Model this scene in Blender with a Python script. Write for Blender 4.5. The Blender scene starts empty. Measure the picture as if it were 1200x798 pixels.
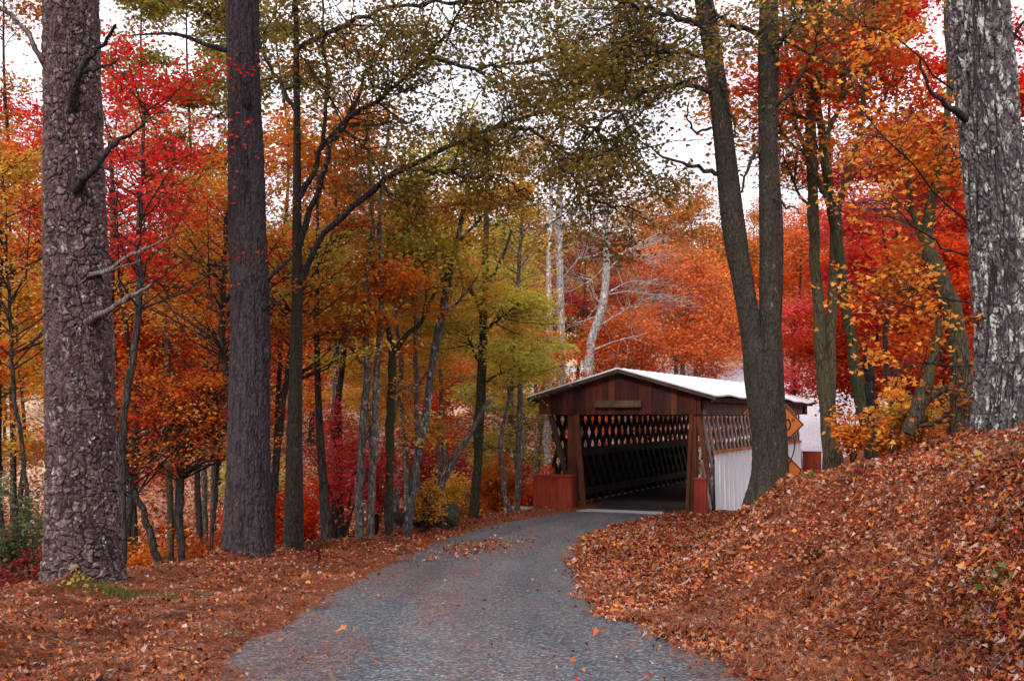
import bpy, math
import numpy as np
from math import radians, sin, cos, pi

scene = bpy.context.scene
COL = scene.collection
F_PX, HOR, CAMZ = 1250.0, 486.0, 2.85

def P(px, py, Y):
    """photo ray at depth Y -> world point"""
    return np.array([(px - 600.0) / F_PX * Y, Y, CAMZ - (py - HOR) / F_PX * Y])

# ------------------------------------------------------------------ numpy noise
def _hash(ix, iy, iz, seed):
    h = (ix.astype(np.int64) * 374761393 + iy.astype(np.int64) * 668265263 + iz.astype(np.int64) * 2147483647 + seed * 974634777) & 0x7fffffff
    h = ((h ^ (h >> 13)) * 1274126177) & 0x7fffffff
    h = (h ^ (h >> 16)) & 0xffffff
    return h / float(0xffffff)

def noise2(x, y, seed=0):
    x = np.asarray(x, float); y = np.asarray(y, float)
    ix, iy = np.floor(x), np.floor(y)
    fx, fy = x - ix, y - iy
    fx = fx * fx * (3 - 2 * fx); fy = fy * fy * (3 - 2 * fy)
    z = np.zeros_like(ix)
    a = _hash(ix, iy, z, seed); b = _hash(ix + 1, iy, z, seed)
    c = _hash(ix, iy + 1, z, seed); d = _hash(ix + 1, iy + 1, z, seed)
    return (a * (1 - fx) + b * fx) * (1 - fy) + (c * (1 - fx) + d * fx) * fy - 0.5

def fbm(x, y, o=4, seed=0):
    s = 0; a = 1.0
    for i in range(o):
        s = s + a * noise2(x * 2 ** i, y * 2 ** i, seed + i * 7); a *= 0.5
    return s

def sst(a, b, x):
    u = np.clip((x - a) / (b - a), 0, 1)
    return u * u * (3 - 2 * u)

# ------------------------------------------------------------------ mesh building
def tag(o, label=None, cat=None, group=None, kind=None):
    if label: o['label'] = label
    if cat: o['category'] = cat
    if group: o['group'] = group
    if kind: o['kind'] = kind
    return o

def make_mesh(name, groups, mats, smooth=True, attrs=None):
    """groups: list of (V, F, mat_index)"""
    Vs, loops, starts, mi = [], [], [], []
    off = 0; ls = 0
    for V, F, m in groups:
        V = np.asarray(V, np.float32).reshape(-1, 3)
        F = np.asarray(F, np.int32)
        if len(F) == 0: continue
        Vs.append(V)
        k = F.shape[1]
        loops.append((F + off).ravel())
        starts.append(ls + np.arange(len(F)) * k)
        mi.append(np.full(len(F), m, np.int32))
        ls += len(F) * k; off += len(V)
    V = np.concatenate(Vs); L = np.concatenate(loops).astype(np.int32)
    S = np.concatenate(starts).astype(np.int32); M = np.concatenate(mi)
    me = bpy.data.meshes.new(name)
    me.vertices.add(len(V)); me.vertices.foreach_set('co', V.ravel())
    me.loops.add(len(L)); me.loops.foreach_set('vertex_index', L)
    me.polygons.add(len(S)); me.polygons.foreach_set('loop_start', S)
    me.polygons.foreach_set('material_index', M)
    me.polygons.foreach_set('use_smooth', np.full(len(S), bool(smooth)))
    for m in (mats if isinstance(mats, (list, tuple)) else [mats]):
        me.materials.append(m)
    if attrs:
        for an, av in attrs.items():
            a = me.attributes.new(an, 'FLOAT', 'POINT')
            a.data.foreach_set('value', np.asarray(av, np.float32))
    me.update(calc_edges=True)
    return me

def obj(name, me, parent=None, loc=None):
    o = bpy.data.objects.new(name, me)
    COL.objects.link(o)
    if parent is not None: o.parent = parent
    if loc is not None: o.location = loc
    return o

def empty(name, loc, label, cat, group=None, rz=0.0):
    o = bpy.data.objects.new(name, None)
    COL.objects.link(o)
    o.empty_display_size = 0.3
    o.location = [float(v) for v in loc]; o.rotation_euler = (0, 0, rz)
    return tag(o, label, cat, group)

def norm(v):
    return v / np.maximum(np.linalg.norm(v, axis=-1, keepdims=True), 1e-9)

def smooth_path(pts, n):
    """Catmull-Rom resample of pts (m,k) into n rows"""
    pts = np.asarray(pts, float)
    m = len(pts)
    if m == 2:
        u = np.linspace(0, 1, n)[:, None]
        return pts[0] * (1 - u) + pts[1] * u
    ext = np.vstack([2 * pts[0] - pts[1], pts, 2 * pts[-1] - pts[-2]])
    d = np.r_[0, np.cumsum(np.linalg.norm(np.diff(pts[:, :3], axis=0), axis=1))]
    s = np.linspace(0, d[-1], n)
    i = np.clip(np.searchsorted(d, s, side='right') - 1, 0, m - 2)
    t = ((s - d[i]) / np.maximum(d[i + 1] - d[i], 1e-9))[:, None]
    p0, p1, p2, p3 = ext[i], ext[i + 1], ext[i + 2], ext[i + 3]
    return 0.5 * (2 * p1 + (p2 - p0) * t + (2 * p0 - 5 * p1 + 4 * p2 - p3) * t ** 2 + (3 * p1 - p0 - 3 * p2 + p3) * t ** 3)

def tubes(Pt, R, sides=4):
    """Pt (N,m,3), R (N,m) -> V, F"""
    Pt = np.asarray(Pt, float); R = np.asarray(R, float)
    N, m, _ = Pt.shape
    T = np.empty_like(Pt)
    T[:, 1:-1] = Pt[:, 2:] - Pt[:, :-2]; T[:, 0] = Pt[:, 1] - Pt[:, 0]; T[:, -1] = Pt[:, -1] - Pt[:, -2]
    T = norm(T)
    mean = norm(Pt[:, -1] - Pt[:, 0])
    ref = np.where(np.abs(mean[:, 2:3]) > 0.7, np.array([[1.0, 0, 0]]), np.array([[0, 0, 1.0]]))
    A = norm(np.cross(T, ref[:, None, :])); B = np.cross(T, A)
    th = np.arange(sides) / sides * 2 * pi
    V = Pt[:, :, None, :] + R[:, :, None, None] * (A[:, :, None, :] * np.cos(th)[None, None, :, None] + B[:, :, None, :] * np.sin(th)[None, None, :, None])
    idx = np.arange(N * m * sides).reshape(N, m, sides)
    a = idx[:, :-1, :]; b = np.roll(idx, -1, axis=2)[:, :-1, :]
    c = np.roll(idx, -1, axis=2)[:, 1:, :]; d = idx[:, 1:, :]
    F = np.stack([a, b, c, d], -1).reshape(-1, 4)
    return V.reshape(-1, 3), F

def box(x0, x1, y0, y1, z0, z1):
    V = np.array([[x, y, z] for z in (z0, z1) for x, y in ((x0, y0), (x1, y0), (x1, y1), (x0, y1))], float)
    F = np.array([[0, 3, 2, 1], [4, 5, 6, 7], [0, 1, 5, 4], [1, 2, 6, 5], [2, 3, 7, 6], [3, 0, 4, 7]])
    return V, F

def beam(p, q, w, h, up=(0, 0, 1)):
    """box from p to q, width w (sideways), height h (along up-ish)"""
    p = np.array(p, float); q = np.array(q, float)
    t = norm(q - p); s = norm(np.cross(t, up)); u = np.cross(s, t)
    V = np.array([b + s * a * w / 2 + u * c * h / 2 for b in (p, q) for a, c in ((-1, -1), (1, -1), (1, 1), (-1, 1))])
    F = np.array([[0, 1, 2, 3], [4, 7, 6, 5], [0, 4, 5, 1], [1, 5, 6, 2], [2, 6, 7, 3], [3, 7, 4, 0]])
    return V, F

def merge(parts):
    Vs, Fs, o = [], [], 0
    for V, F in parts:
        Vs.append(V); Fs.append(np.asarray(F) + o); o += len(V)
    return np.concatenate(Vs), np.concatenate(Fs)

MAPLE = np.array([[0, 0], [.16, .02], [.5, -.08], [.36, .2], [.62, .42], [.34, .46], [.26, .62], [0, 1.05], [-.26, .62], [-.34, .46], [-.62, .42], [-.36, .2], [-.5, -.08], [-.16, .02]])

def leaves(C, size, rs, tilt=0.6, kind='quad', width=0.36, curl=0.12):
    n = len(C)
    nrm = norm(np.c_[rs.normal(0, tilt, n), rs.normal(0, tilt, n), np.ones(n)])
    a = rs.uniform(0, 2 * pi, n)
    d = np.c_[np.cos(a), np.sin(a), np.zeros(n)]
    d = norm(d - nrm * (d * nrm).sum(1)[:, None])
    s = np.cross(nrm, d)
    L = (size * rs.uniform(0.65, 1.3, n))[:, None]
    cu = rs.normal(0, curl, n)[:, None] + curl * .5
    if kind == 'quad':
        V = np.stack([C, C + d * L * .45 + s * L * width + nrm * L * cu, C + d * L - nrm * L * .12, C + d * L * .45 - s * L * width + nrm * L * cu], 1)
        return V.reshape(-1, 3), np.arange(n * 4).reshape(n, 4)
    k = len(MAPLE)
    x = MAPLE[:, 0][None, :, None]; y = MAPLE[:, 1][None, :, None]
    V = C[:, None] + d[:, None] * L[:, None] * y + s[:, None] * L[:, None] * x + nrm[:, None] * L[:, None] * (cu[:, None] * np.abs(x) * 1.6 - .25 * y * y)
    return V.reshape(-1, 3), np.arange(n * k).reshape(n, k)

# ------------------------------------------------------------------ materials
def newmat(name):
    m = bpy.data.materials.new(name); m.use_nodes = True
    nt = m.node_tree; nt.nodes.clear()
    out = nt.nodes.new('ShaderNodeOutputMaterial')
    return m, nt, out

def nd(nt, typ, **kw):
    n = nt.nodes.new(typ)
    for k, v in kw.items():
        if k.startswith('i_'):
            key = k[2:].replace('_', ' ')
            n.inputs[int(key) if key.isdigit() else key].default_value = v
        else: setattr(n, k, v)
    return n

def ramp(nt, fac, stops, interp='LINEAR'):
    r = nt.nodes.new('ShaderNodeValToRGB'); r.color_ramp.interpolation = interp
    e = r.color_ramp.elements
    while len(e) < len(stops): e.new(0.5)
    for el, (p, c) in zip(e, stops):
        el.position = p; el.color = (*c, 1) if len(c) == 3 else c
    nt.links.new(fac, r.inputs[0])
    return r.outputs[0]

def mixc(nt, fac, a, b, mode='MIX'):
    n = nt.nodes.new('ShaderNodeMix'); n.data_type = 'RGBA'; n.blend_type = mode
    for s, v in ((n.inputs[0], fac), (n.inputs[6], a), (n.inputs[7], b)):
        if isinstance(v, (int, float)): s.default_value = v
        elif isinstance(v, tuple): s.default_value = (*v, 1) if len(v) == 3 else v
        else: nt.links.new(v, s)
    return n.outputs[2]

def noisetex(nt, vec, scale, detail=4, rough=.6, out='Fac'):
    n = nd(nt, 'ShaderNodeTexNoise'); n.inputs['Scale'].default_value = scale
    n.inputs['Detail'].default_value = detail; n.inputs['Roughness'].default_value = rough
    if vec is not None: nt.links.new(vec, n.inputs['Vector'])
    return n.outputs[out]

def coords(nt, scale=(1, 1, 1), kind='Object'):
    t = nd(nt, 'ShaderNodeTexCoord'); mp = nd(nt, 'ShaderNodeMapping')
    mp.inputs['Scale'].default_value = scale
    nt.links.new(t.outputs[kind], mp.inputs[0])
    return mp.outputs[0]

def bump(nt, h, strength=.5, dist=.02, normal=None):
    b = nd(nt, 'ShaderNodeBump'); b.inputs['Strength'].default_value = strength; b.inputs['Distance'].default_value = dist
    nt.links.new(h, b.inputs['Height'])
    if normal is not None: nt.links.new(normal, b.inputs['Normal'])
    return b.outputs[0]

def principled(nt, out, col, rough=.8, nrm=None, metal=0.0, spec=.3):
    p = nd(nt, 'ShaderNodeBsdfPrincipled')
    for s, v in ((p.inputs['Base Color'], col), (p.inputs['Roughness'], rough)):
        if isinstance(v, (int, float)): s.default_value = v
        elif isinstance(v, tuple): s.default_value = (*v, 1)
        else: nt.links.new(v, s)
    p.inputs['Metallic'].default_value = metal
    p.inputs['Specular IOR Level'].default_value = spec
    if nrm is not None: nt.links.new(nrm, p.inputs['Normal'])
    nt.links.new(p.outputs[0], out.inputs[0])
    return p

def leafmat(name, cols, transl=.5, var=.4, vs=.9):
    m, nt, out = newmat(name)
    g = nd(nt, 'ShaderNodeNewGeometry')
    st = [(i / max(1, len(cols) - 1), c) for i, c in enumerate(cols)]
    c = ramp(nt, g.outputs['Random Per Island'], st)
    n = noisetex(nt, coords(nt), vs, 4)
    v = ramp(nt, n, [(.3, (1 - var,) * 3), (.7, (1.0,) * 3)])
    c = mixc(nt, 1.0, c, v, 'MULTIPLY')
    d = nd(nt, 'ShaderNodeBsdfDiffuse'); t = nd(nt, 'ShaderNodeBsdfTranslucent'); mx = nd(nt, 'ShaderNodeMixShader')
    nt.links.new(c, d.inputs[0])
    nt.links.new(c, t.inputs[0])
    mx.inputs[0].default_value = transl
    nt.links.new(d.outputs[0], mx.inputs[1]); nt.links.new(t.outputs[0], mx.inputs[2])
    nt.links.new(mx.outputs[0], out.inputs[0])
    return m

LEAF = {
 'red':     leafmat('red_leaf', [(.6, .015, .015), (.92, .04, .03), (.98, .09, .05), (.8, .03, .04)]),
 'pinkred': leafmat('pink_red_leaf', [(.8, .04, .05), (.97, .11, .12), (.99, .22, .17), (.9, .07, .06)]),
 'orange':  leafmat('orange_leaf', [(.75, .13, .015), (.92, .27, .03), (.97, .40, .07), (.8, .10, .015), (.9, .34, .05), (.6, .3, .05)]),
 'bright':  leafmat('bright_orange_leaf', [(.8, .13, .03), (.95, .27, .06), (.98, .42, .14), (.9, .18, .05), (.62, .12, .05)]),
 'rust':    leafmat('rust_orange_leaf', [(.55, .13, .02), (.8, .26, .035), (.7, .17, .02), (.45, .22, .035), (.85, .36, .06), (.34, .2, .04)]),
 'gold':    leafmat('gold_leaf', [(.72, .34, .04), (.88, .5, .08), (.8, .28, .03), (.55, .40, .06), (.92, .6, .14)]),
 'yellowgreen': leafmat('yellow_green_leaf', [(.55, .50, .06), (.78, .62, .10), (.38, .42, .06), (.85, .6, .12)]),
 'olive':   leafmat('olive_leaf', [(.10, .11, .022), (.18, .17, .03), (.28, .16, .03), (.13, .13, .03), (.36, .22, .04)]),
 'oakolive': leafmat('oak_olive_leaf', [(.18, .17, .045), (.30, .23, .05), (.42, .2, .04), (.14, .16, .045), (.5, .28, .07)]),
 'olivegold': leafmat('olive_gold_leaf', [(.24, .24, .05), (.40, .35, .06), (.55, .42, .08), (.2, .2, .05), (.5, .28, .05)]),
 'greygreen': leafmat('grey_green_leaf', [(.12, .16, .08), (.2, .24, .13), (.3, .28, .12), (.15, .2, .1)]),
 'green':   leafmat('green_leaf', [(.07, .14, .03), (.14, .2, .05), (.2, .24, .07)]),
 'maroon':  leafmat('maroon_leaf', [(.28, .02, .03), (.42, .03, .04), (.5, .07, .05), (.3, .06, .04)]),
 'redorange': leafmat('red_orange_leaf', [(.75, .05, .015), (.9, .12, .02), (.6, .03, .015), (.95, .2, .03)]),
 'amber':   leafmat('amber_maple_leaf', [(.8, .22, .02), (.95, .38, .05), (.97, .5, .10), (.9, .28, .04), (.65, .12, .02)], transl=.5, var=.15),
 'dull':    leafmat('dull_brown_leaf', [(.3, .14, .05), (.42, .22, .08), (.5, .18, .06), (.26, .14, .07)]),
}

def barkmat(name, dark, light, sc=9.0, lichen=None, moss=None, bs=.8):
    m, nt, out = newmat(name)
    v = coords(nt, (1, 1, .22))
    n1 = noisetex(nt, v, sc * 3, 6, .7)
    vo = nd(nt, 'ShaderNodeTexVoronoi', feature='DISTANCE_TO_EDGE'); vo.inputs['Scale'].default_value = sc * 2.2
    w = nd(nt, 'ShaderNodeVectorMath', operation='ADD')
    nc = noisetex(nt, v, sc, 2, .5, 'Color')
    sc_ = nd(nt, 'ShaderNodeVectorMath', operation='SCALE'); sc_.inputs['Scale'].default_value = .12
    nt.links.new(nc, sc_.inputs[0]); nt.links.new(v, w.inputs[0]); nt.links.new(sc_.outputs[0], w.inputs[1])
    nt.links.new(w.outputs[0], vo.inputs['Vector'])
    edge = ramp(nt, vo.outputs[0], [(0, (0, 0, 0)), (.12, (1, 1, 1))])
    col = ramp(nt, n1, [(.3, dark), (.7, light)])
    col = mixc(nt, edge, tuple(c * .45 for c in dark), col)
    if lichen:
        ln = noisetex(nt, coords(nt, (1, 1, .6)), sc * 1.1, 5, .65)
        col = mixc(nt, ramp(nt, ln, [(.56, (0, 0, 0)), (.64, (1, 1, 1))]), col, lichen)
    if moss:
        mn = noisetex(nt, coords(nt, (1, 1, .5)), 2.2, 3, .6)
        col = mixc(nt, ramp(nt, mn, [(.42, (0, 0, 0)), (.62, (.8, .8, .8))]), col, moss)
    h = mixc(nt, .45, edge, n1)
    principled(nt, out, col, .9, bump(nt, h, bs, .03), spec=.15)
    return m

BARK = {
 'dark': barkmat('dark_wet_bark', (.022, .018, .017), (.075, .062, .055)),
 'moss': barkmat('mossy_dark_bark', (.026, .026, .016), (.09, .085, .05), moss=(.035, .045, .018)),
 'grey': barkmat('grey_bark', (.07, .06, .055), (.2, .18, .165), lichen=(.3, .3, .28)),
 'pale': barkmat('pale_bark', (.2, .18, .17), (.5, .46, .44), sc=6, lichen=(.66, .64, .61), bs=.3),
 'brown': barkmat('brown_oak_bark', (.04, .028, .02), (.14, .105, .075), moss=(.075, .075, .035)),
 'lichen': barkmat('lichen_spotted_bark', (.05, .045, .045), (.16, .15, .15), lichen=(.34, .38, .34)),
 'deadwood': barkmat('bare_dead_wood', (.07, .055, .05), (.22, .18, .16), bs=.5),
 'burnt': barkmat('blackened_dead_wood', (.012, .011, .012), (.05, .043, .045)),
}

def platebark(name, crack, ramp_cols, lichen=None, lich=(.62, .68), rough_n=60, moss=None):
    m, nt, out = newmat(name)
    a = nd(nt, 'ShaderNodeAttribute', attribute_name='plate'); b = nd(nt, 'ShaderNodeAttribute', attribute_name='ridge')
    st = [(i / (len(ramp_cols) - 1), c) for i, c in enumerate(ramp_cols)]
    col = ramp(nt, a.outputs['Fac'], st)
    fn = noisetex(nt, coords(nt, (1, 1, .5)), rough_n, 6, .75)
    col = mixc(nt, 1.0, col, ramp(nt, fn, [(.3, (.45, .45, .45)), (.7, (1.25, 1.25, 1.25))]), 'MULTIPLY')
    if lichen:
        ln = noisetex(nt, coords(nt, (1, 1, .55)), 11, 6, .7)
        lm = mixc(nt, 1.0, ramp(nt, ln, [(lich[0], (0, 0, 0)), (lich[1], (1, 1, 1))]), ramp(nt, b.outputs['Fac'], [(.4, (0, 0, 0)), (.8, (1, 1, 1))]), 'MULTIPLY')
        col = mixc(nt, lm, col, lichen)
    if moss:
        mn = noisetex(nt, coords(nt), 3, 4, .6)
        col = mixc(nt, ramp(nt, mn, [(.5, (0, 0, 0)), (.7, (.7, .7, .7))]), col, moss)
    col = mixc(nt, ramp(nt, b.outputs['Fac'], [(.0, (0, 0, 0)), (.75, (1, 1, 1))]), crack, col)
    principled(nt, out, col, .9, bump(nt, fn, .6, .012), spec=.15)
    return m

def simplemat(name, col, rough=.7, metal=0, var=.25, sc=12, stretch=(1, 1, 1), spec=.3, bs=.2):
    m, nt, out = newmat(name)
    n = noisetex(nt, coords(nt, stretch), sc, 5, .65)
    c = ramp(nt, n, [(.25, tuple(x * (1 - var) for x in col)), (.75, tuple(min(1, x * (1 + var)) for x in col))])
    principled(nt, out, c, rough, bump(nt, n, bs, .01), metal, spec)
    return m

def plankmat(name, cols, grime=.5):
    """boards: colour per loose board, wood grain along z"""
    m, nt, out = newmat(name)
    g = nd(nt, 'ShaderNodeNewGeometry')
    c = ramp(nt, g.outputs['Random Per Island'], [(i / (len(cols) - 1), x) for i, x in enumerate(cols)])
    v = coords(nt, (1, 1, .12))
    n = noisetex(nt, v, 35, 6, .7)
    c = mixc(nt, 1.0, c, ramp(nt, n, [(.3, (1 - grime,) * 3), (.7, (1.15,) * 3)]), 'MULTIPLY')
    n2 = noisetex(nt, coords(nt, (1, 1, .4)), 2.5, 4, .6)
    c = mixc(nt, 1.0, c, ramp(nt, n2, [(.35, (.6, .6, .6)), (.65, (1.1, 1.1, 1.1))]), 'MULTIPLY')
    principled(nt, out, c, .8, bump(nt, n, .5, .01), spec=.2)
    return m

# ------------------------------------------------------------------ terrain
RY = np.array([-14, 0, 6.8, 10, 13.3, 18, 24, 28, 31.5, 34.0])
RC = np.array([.6, .2, -.19, -.48, -.64, -.56, .05, 1.35, 3.5, 4.9])
RZ = np.array([1.45, 1.36, 1.15, .86, .59, .27, .05, .0, .0, .0])
from numpy import interp
def _sm(y, X, Yv):
    return (interp(y - .9, X, Yv) + interp(y, X, Yv) * 2 + interp(y + .9, X, Yv)) / 4
def road_c(y): return _sm(y, RY, RC)
def road_z(y): return _sm(y, RY, RZ)
AX = np.array([.4272, .9042]); BO = np.array([3.32, 31.7])
def hwid(y): return interp(y, [0, 6.5, 11.5], [1.92, 1.86, 1.6])
def axis_t(x, y): return (x - BO[0]) * AX[0] + (y - BO[1]) * AX[1]
def axis_w(x, y): return (x - BO[0]) * AX[1] - (y - BO[1]) * AX[0]

def far_profile(t):
    a = np.interp(t, [-5, 1, 4.2, 10.5, 15.6, 17, 35, 55, 85, 130, 400], [0, 0, -2.7, -2.7, -.35, -.02, 2.6, 6.0, 10.5, 15, 17])
    return a

FARROAD = np.array([[10.0, 45.8], [11.6, 49.2], [13.6, 53.5], [16.4, 59.5], [19.3, 66], [21.0, 73], [20.5, 80], [17.5, 87], [11, 93], [2, 97]])
FR = smooth_path(FARROAD, 60)
def far_road_d(x, y):
    shp = np.shape(x); x = np.ravel(x); y = np.ravel(y)
    d = np.full(len(x), 1e9)
    m = y > 40
    if m.any():
        q = np.stack([x[m], y[m]], 1)
        dd = np.sqrt(((q[:, None, :] - FR[None]) ** 2).sum(-1)).min(1)
        d[m] = dd
    return d.reshape(shp)

def height(x, y, detail=True):
    x = np.asarray(x, float); y = np.asarray(y, float)
    rc, rz = road_c(y), road_z(y)
    s = x - rc
    t = axis_t(x, y)
    dR = s - hwid(y); dL = -s - hwid(y)
    tb = t - np.maximum(0, x - 9.0) * .9
    A = 1 - sst(-11.5, -1.0, tb)
    wob = 1 + .16 * noise2(x * .35 + 3, y * .22, 5)
    toe = interp(y, [0, 8, 13, 17, 22, 28], [.45, .5, .9, 1.6, 2.5, 3.1]) + .25 * noise2(y * .5, y * .0, 6)
    e_ = dR - toe
    f = .04 * np.clip(dR, 0, 9) + 1.05 * sst(-.25, 1.95, e_) * wob + .25 * np.clip(e_ - 1.0, 0, 3.2) + .05 * np.clip(e_ - 4.2, 0, 40)
    bank = A * f
    crest = np.interp(y, [0, 9, 12, 18, 22, 26, 31], [3.3, 3.1, 3.2, 2.9, 1.75, 1.5, 1.2])
    fall = .06 * np.clip(dL, 0, crest) - np.clip(dL - crest, 0, 60) * .42
    near = rz + np.where(dR > 0, bank, np.where(dL > 0, fall, 0))
    near = np.maximum(near, -2.7 + .3 * noise2(x * .2, y * .2, 9))
    S = sst(.3, 4.5, t + np.maximum(0, -x - 6) * .06)
    h = near * (1 - S) + far_profile(t) * S
    for bx, by, br in ((-4.85, 12, .62), (-4.46, 18, .6), (5.8, 12.5, .7), (4.12, 17, .65)):   # litter heaped round the big trunks
        h = h + .16 * np.exp(-(((x - bx) ** 2 + (y - by) ** 2) / br ** 2))
    if detail:
        off = sst(.0, .8, np.maximum(dR, dL))
        dfar = np.clip(y / 40, .3, 3)
        h = h + off * (.10 * fbm(x * .8, y * .8, 4, 3) + A * .27 * fbm(x * 1.9 + 7, y * 1.3, 3, 14) + .05 * noise2(x * 4, y * 4, 4)) * (dfar * .6 + .4)
        h = h + sst(20, 60, t) * 1.6 * fbm(x * .05, y * .05, 3, 21)
    return h

def H(x, y): return float(height(np.array([x]), np.array([y]))[0])

def ground_offset(x, y):
    """terrain dips under the carriageways, leaving a ragged verge"""
    s = np.abs(x - road_c(y)) - hwid(y) + .5 * noise2(x * 1.1, y * .7, 31) + .22 * noise2(x * 5, y * 3, 33)
    o = -.07 + .10 * sst(-.14, .16, s)
    d = far_road_d(x, y) - 3.3 + 1.2 * noise2(x * .5, y * .5, 35)
    o2 = -.15 + .2 * sst(-.4, .4, d)
    return np.where(axis_t(x, y) < 6, o, np.where(y > 40, o2, .0))

xs = np.unique(np.concatenate([np.linspace(-400, -60, 18), np.linspace(-60, -14, 60), np.linspace(-14, -6, 60), np.linspace(-6, 9, 190), np.linspace(9, 20, 60), np.linspace(20, 70, 60), np.linspace(70, 420, 18)]))
ys = np.unique(np.concatenate([np.linspace(-60, -14, 12), np.linspace(-14, 4, 30), 4 + np.cumsum(np.linspace(.05, .5, 220)) * .55, np.linspace(37, 110, 140), np.linspace(112, 700, 40)]))
XX, YY = np.meshgrid(xs, ys)
ZZ = height(XX, YY) + ground_offset(XX, YY)
nx, ny = len(xs), len(ys)
idx = np.arange(nx * ny).reshape(ny, nx)
Fg = np.stack([idx[:-1, :-1], idx[:-1, 1:], idx[1:, 1:], idx[1:, :-1]], -1).reshape(-1, 4)

def ground_mat():
    m, nt, out = newmat('leaf_litter_ground')
    v = coords(nt)
    vo = nd(nt, 'ShaderNodeTexVoronoi'); vo.inputs['Scale'].default_value = 22; nt.links.new(v, vo.inputs['Vector'])
    sep = nd(nt, 'ShaderNodeSeparateColor'); nt.links.new(vo.outputs['Color'], sep.inputs[0])
    leaf = ramp(nt, sep.outputs[0], [(0, (.10, .022, .014)), (.3, (.24, .05, .022)), (.55, (.36, .095, .035)), (.8, (.2, .04, .028)), (1, (.46, .2, .12))])
    st = noisetex(nt, coords(nt, (3, 14, 3)), 6, 6, .75)
    straw = ramp(nt, st, [(.3, (.10, .03, .018)), (.55, (.30, .095, .045)), (.75, (.42, .16, .08))])
    big = noisetex(nt, v, .5, 4, .6)
    c = mixc(nt, ramp(nt, big, [(.4, (0, 0, 0)), (.6, (1, 1, 1))]), leaf, straw)
    fine = noisetex(nt, v, 45, 5, .8)
    c = mixc(nt, 1.0, c, ramp(nt, fine, [(.3, (.4, .4, .4)), (.7, (1.2, 1.2, 1.2))]), 'MULTIPLY')
    # far hill: dry grass patches
    b2 = noisetex(nt, v, .09, 4, .6)
    sx = nd(nt, 'ShaderNodeSeparateXYZ'); nt.links.new(v, sx.inputs[0])
    mr = nd(nt, 'ShaderNodeMapRange'); mr.inputs['From Min'].default_value = 50; mr.inputs['From Max'].default_value = 66
    nt.links.new(sx.outputs['Y'], mr.inputs['Value'])
    dry = mixc(nt, 1.0, ramp(nt, b2, [(.36, (0, 0, 0)), (.48, (1, 1, 1))]), mr.outputs[0], 'MULTIPLY')
    c = mixc(nt, dry, c, mixc(nt, 1.0, (.8, .6, .44), ramp(nt, fine, [(.3, (.7, .7, .7)), (.7, (1.1, 1.1, 1.1))]), 'MULTIPLY'))
    principled(nt, out, c, .95, bump(nt, fine, .7, .04), spec=.1)
    return m
GM = ground_mat()
g = obj('ground', make_mesh('ground', [(np.stack([XX, YY, ZZ], -1).reshape(-1, 3), Fg, 0)], GM)); g['kind'] = 'structure'

def road_mat(name, base, pale=False):
    m, nt, out = newmat(name)
    v = coords(nt)
    f = noisetex(nt, v, 70, 4, .9)
    vo = nd(nt, 'ShaderNodeTexVoronoi'); vo.inputs['Scale'].default_value = 48; nt.links.new(v, vo.inputs['Vector'])
    sep = nd(nt, 'ShaderNodeSeparateColor'); nt.links.new(vo.outputs['Color'], sep.inputs[0])
    c = ramp(nt, sep.outputs[0], [(0, tuple(b * .4 for b in base)), (.5, base), (.84, tuple(b * 1.6 for b in base)), (1, tuple(min(.8, b * 3.4) for b in base))])
    c = mixc(nt, 1.0, c, ramp(nt, f, [(.3, (.55, .55, .55)), (.7, (1.3, 1.3, 1.3))]), 'MULTIPLY')
    if not pale:
        dn = noisetex(nt, coords(nt, (1.2, .35, 1)), 1.6, 6, .75)
        dn2 = noisetex(nt, v, 26, 4, .8)
        k = mixc(nt, 1.0, ramp(nt, dn, [(.5, (0, 0, 0)), (.68, (1, 1, 1))]), ramp(nt, dn2, [(.45, (0, 0, 0)), (.6, (1, 1, 1))]), 'MULTIPLY')
        c = mixc(nt, mixc(nt, .5, k, (0., 0., 0.)), c, (.22, .10, .07))
        at = nd(nt, 'ShaderNodeAttribute', attribute_name='lane')
        ab = nd(nt, 'ShaderNodeMath', operation='ABSOLUTE'); nt.links.new(at.outputs['Fac'], ab.inputs[0])
        tr = ramp(nt, ab.outputs[0], [(0, (1.05, 1.0, .98)), (.35, (1.12, 1.1, 1.08)), (.75, (.86, .86, .88)), (1, (1.0, .98, .96))])
        c = mixc(nt, 1.0, c, tr, 'MULTIPLY')
        cen = mixc(nt, 1.0, ramp(nt, ab.outputs[0], [(.05, (1, 1, 1)), (.6, (0, 0, 0))]), ramp(nt, noisetex(nt, coords(nt, (2, .8, 1)), 4, 6, .8), [(.48, (0, 0, 0)), (.6, (.42, .42, .42))]), 'MULTIPLY')
        c = mixc(nt, cen, c, (.2, .085, .065))
        ln = noisetex(nt, coords(nt, (1, .3, 1)), .9, 3)
        c = mixc(nt, 1.0, c, ramp(nt, ln, [(.3, (.8, .8, .82)), (.7, (1.15, 1.15, 1.15))]), 'MULTIPLY')
    principled(nt, out, c, .85, bump(nt, vo.outputs['Distance'], .6, .01), spec=.25)
    return m
ry = np.concatenate([np.linspace(-14, 4, 40), np.linspace(4.05, 32.8, 420)])
rsx = np.linspace(-2.5, 2.5, 40)
S_, Y_ = np.meshgrid(rsx, ry)
X_ = S_ + road_c(Y_)
Z_ = road_z(Y_) + .012 * np.cos(S_ / 1.6 * pi / 2) + .012 * noise2(X_ * .9, Y_ * .9, 40)
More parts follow.
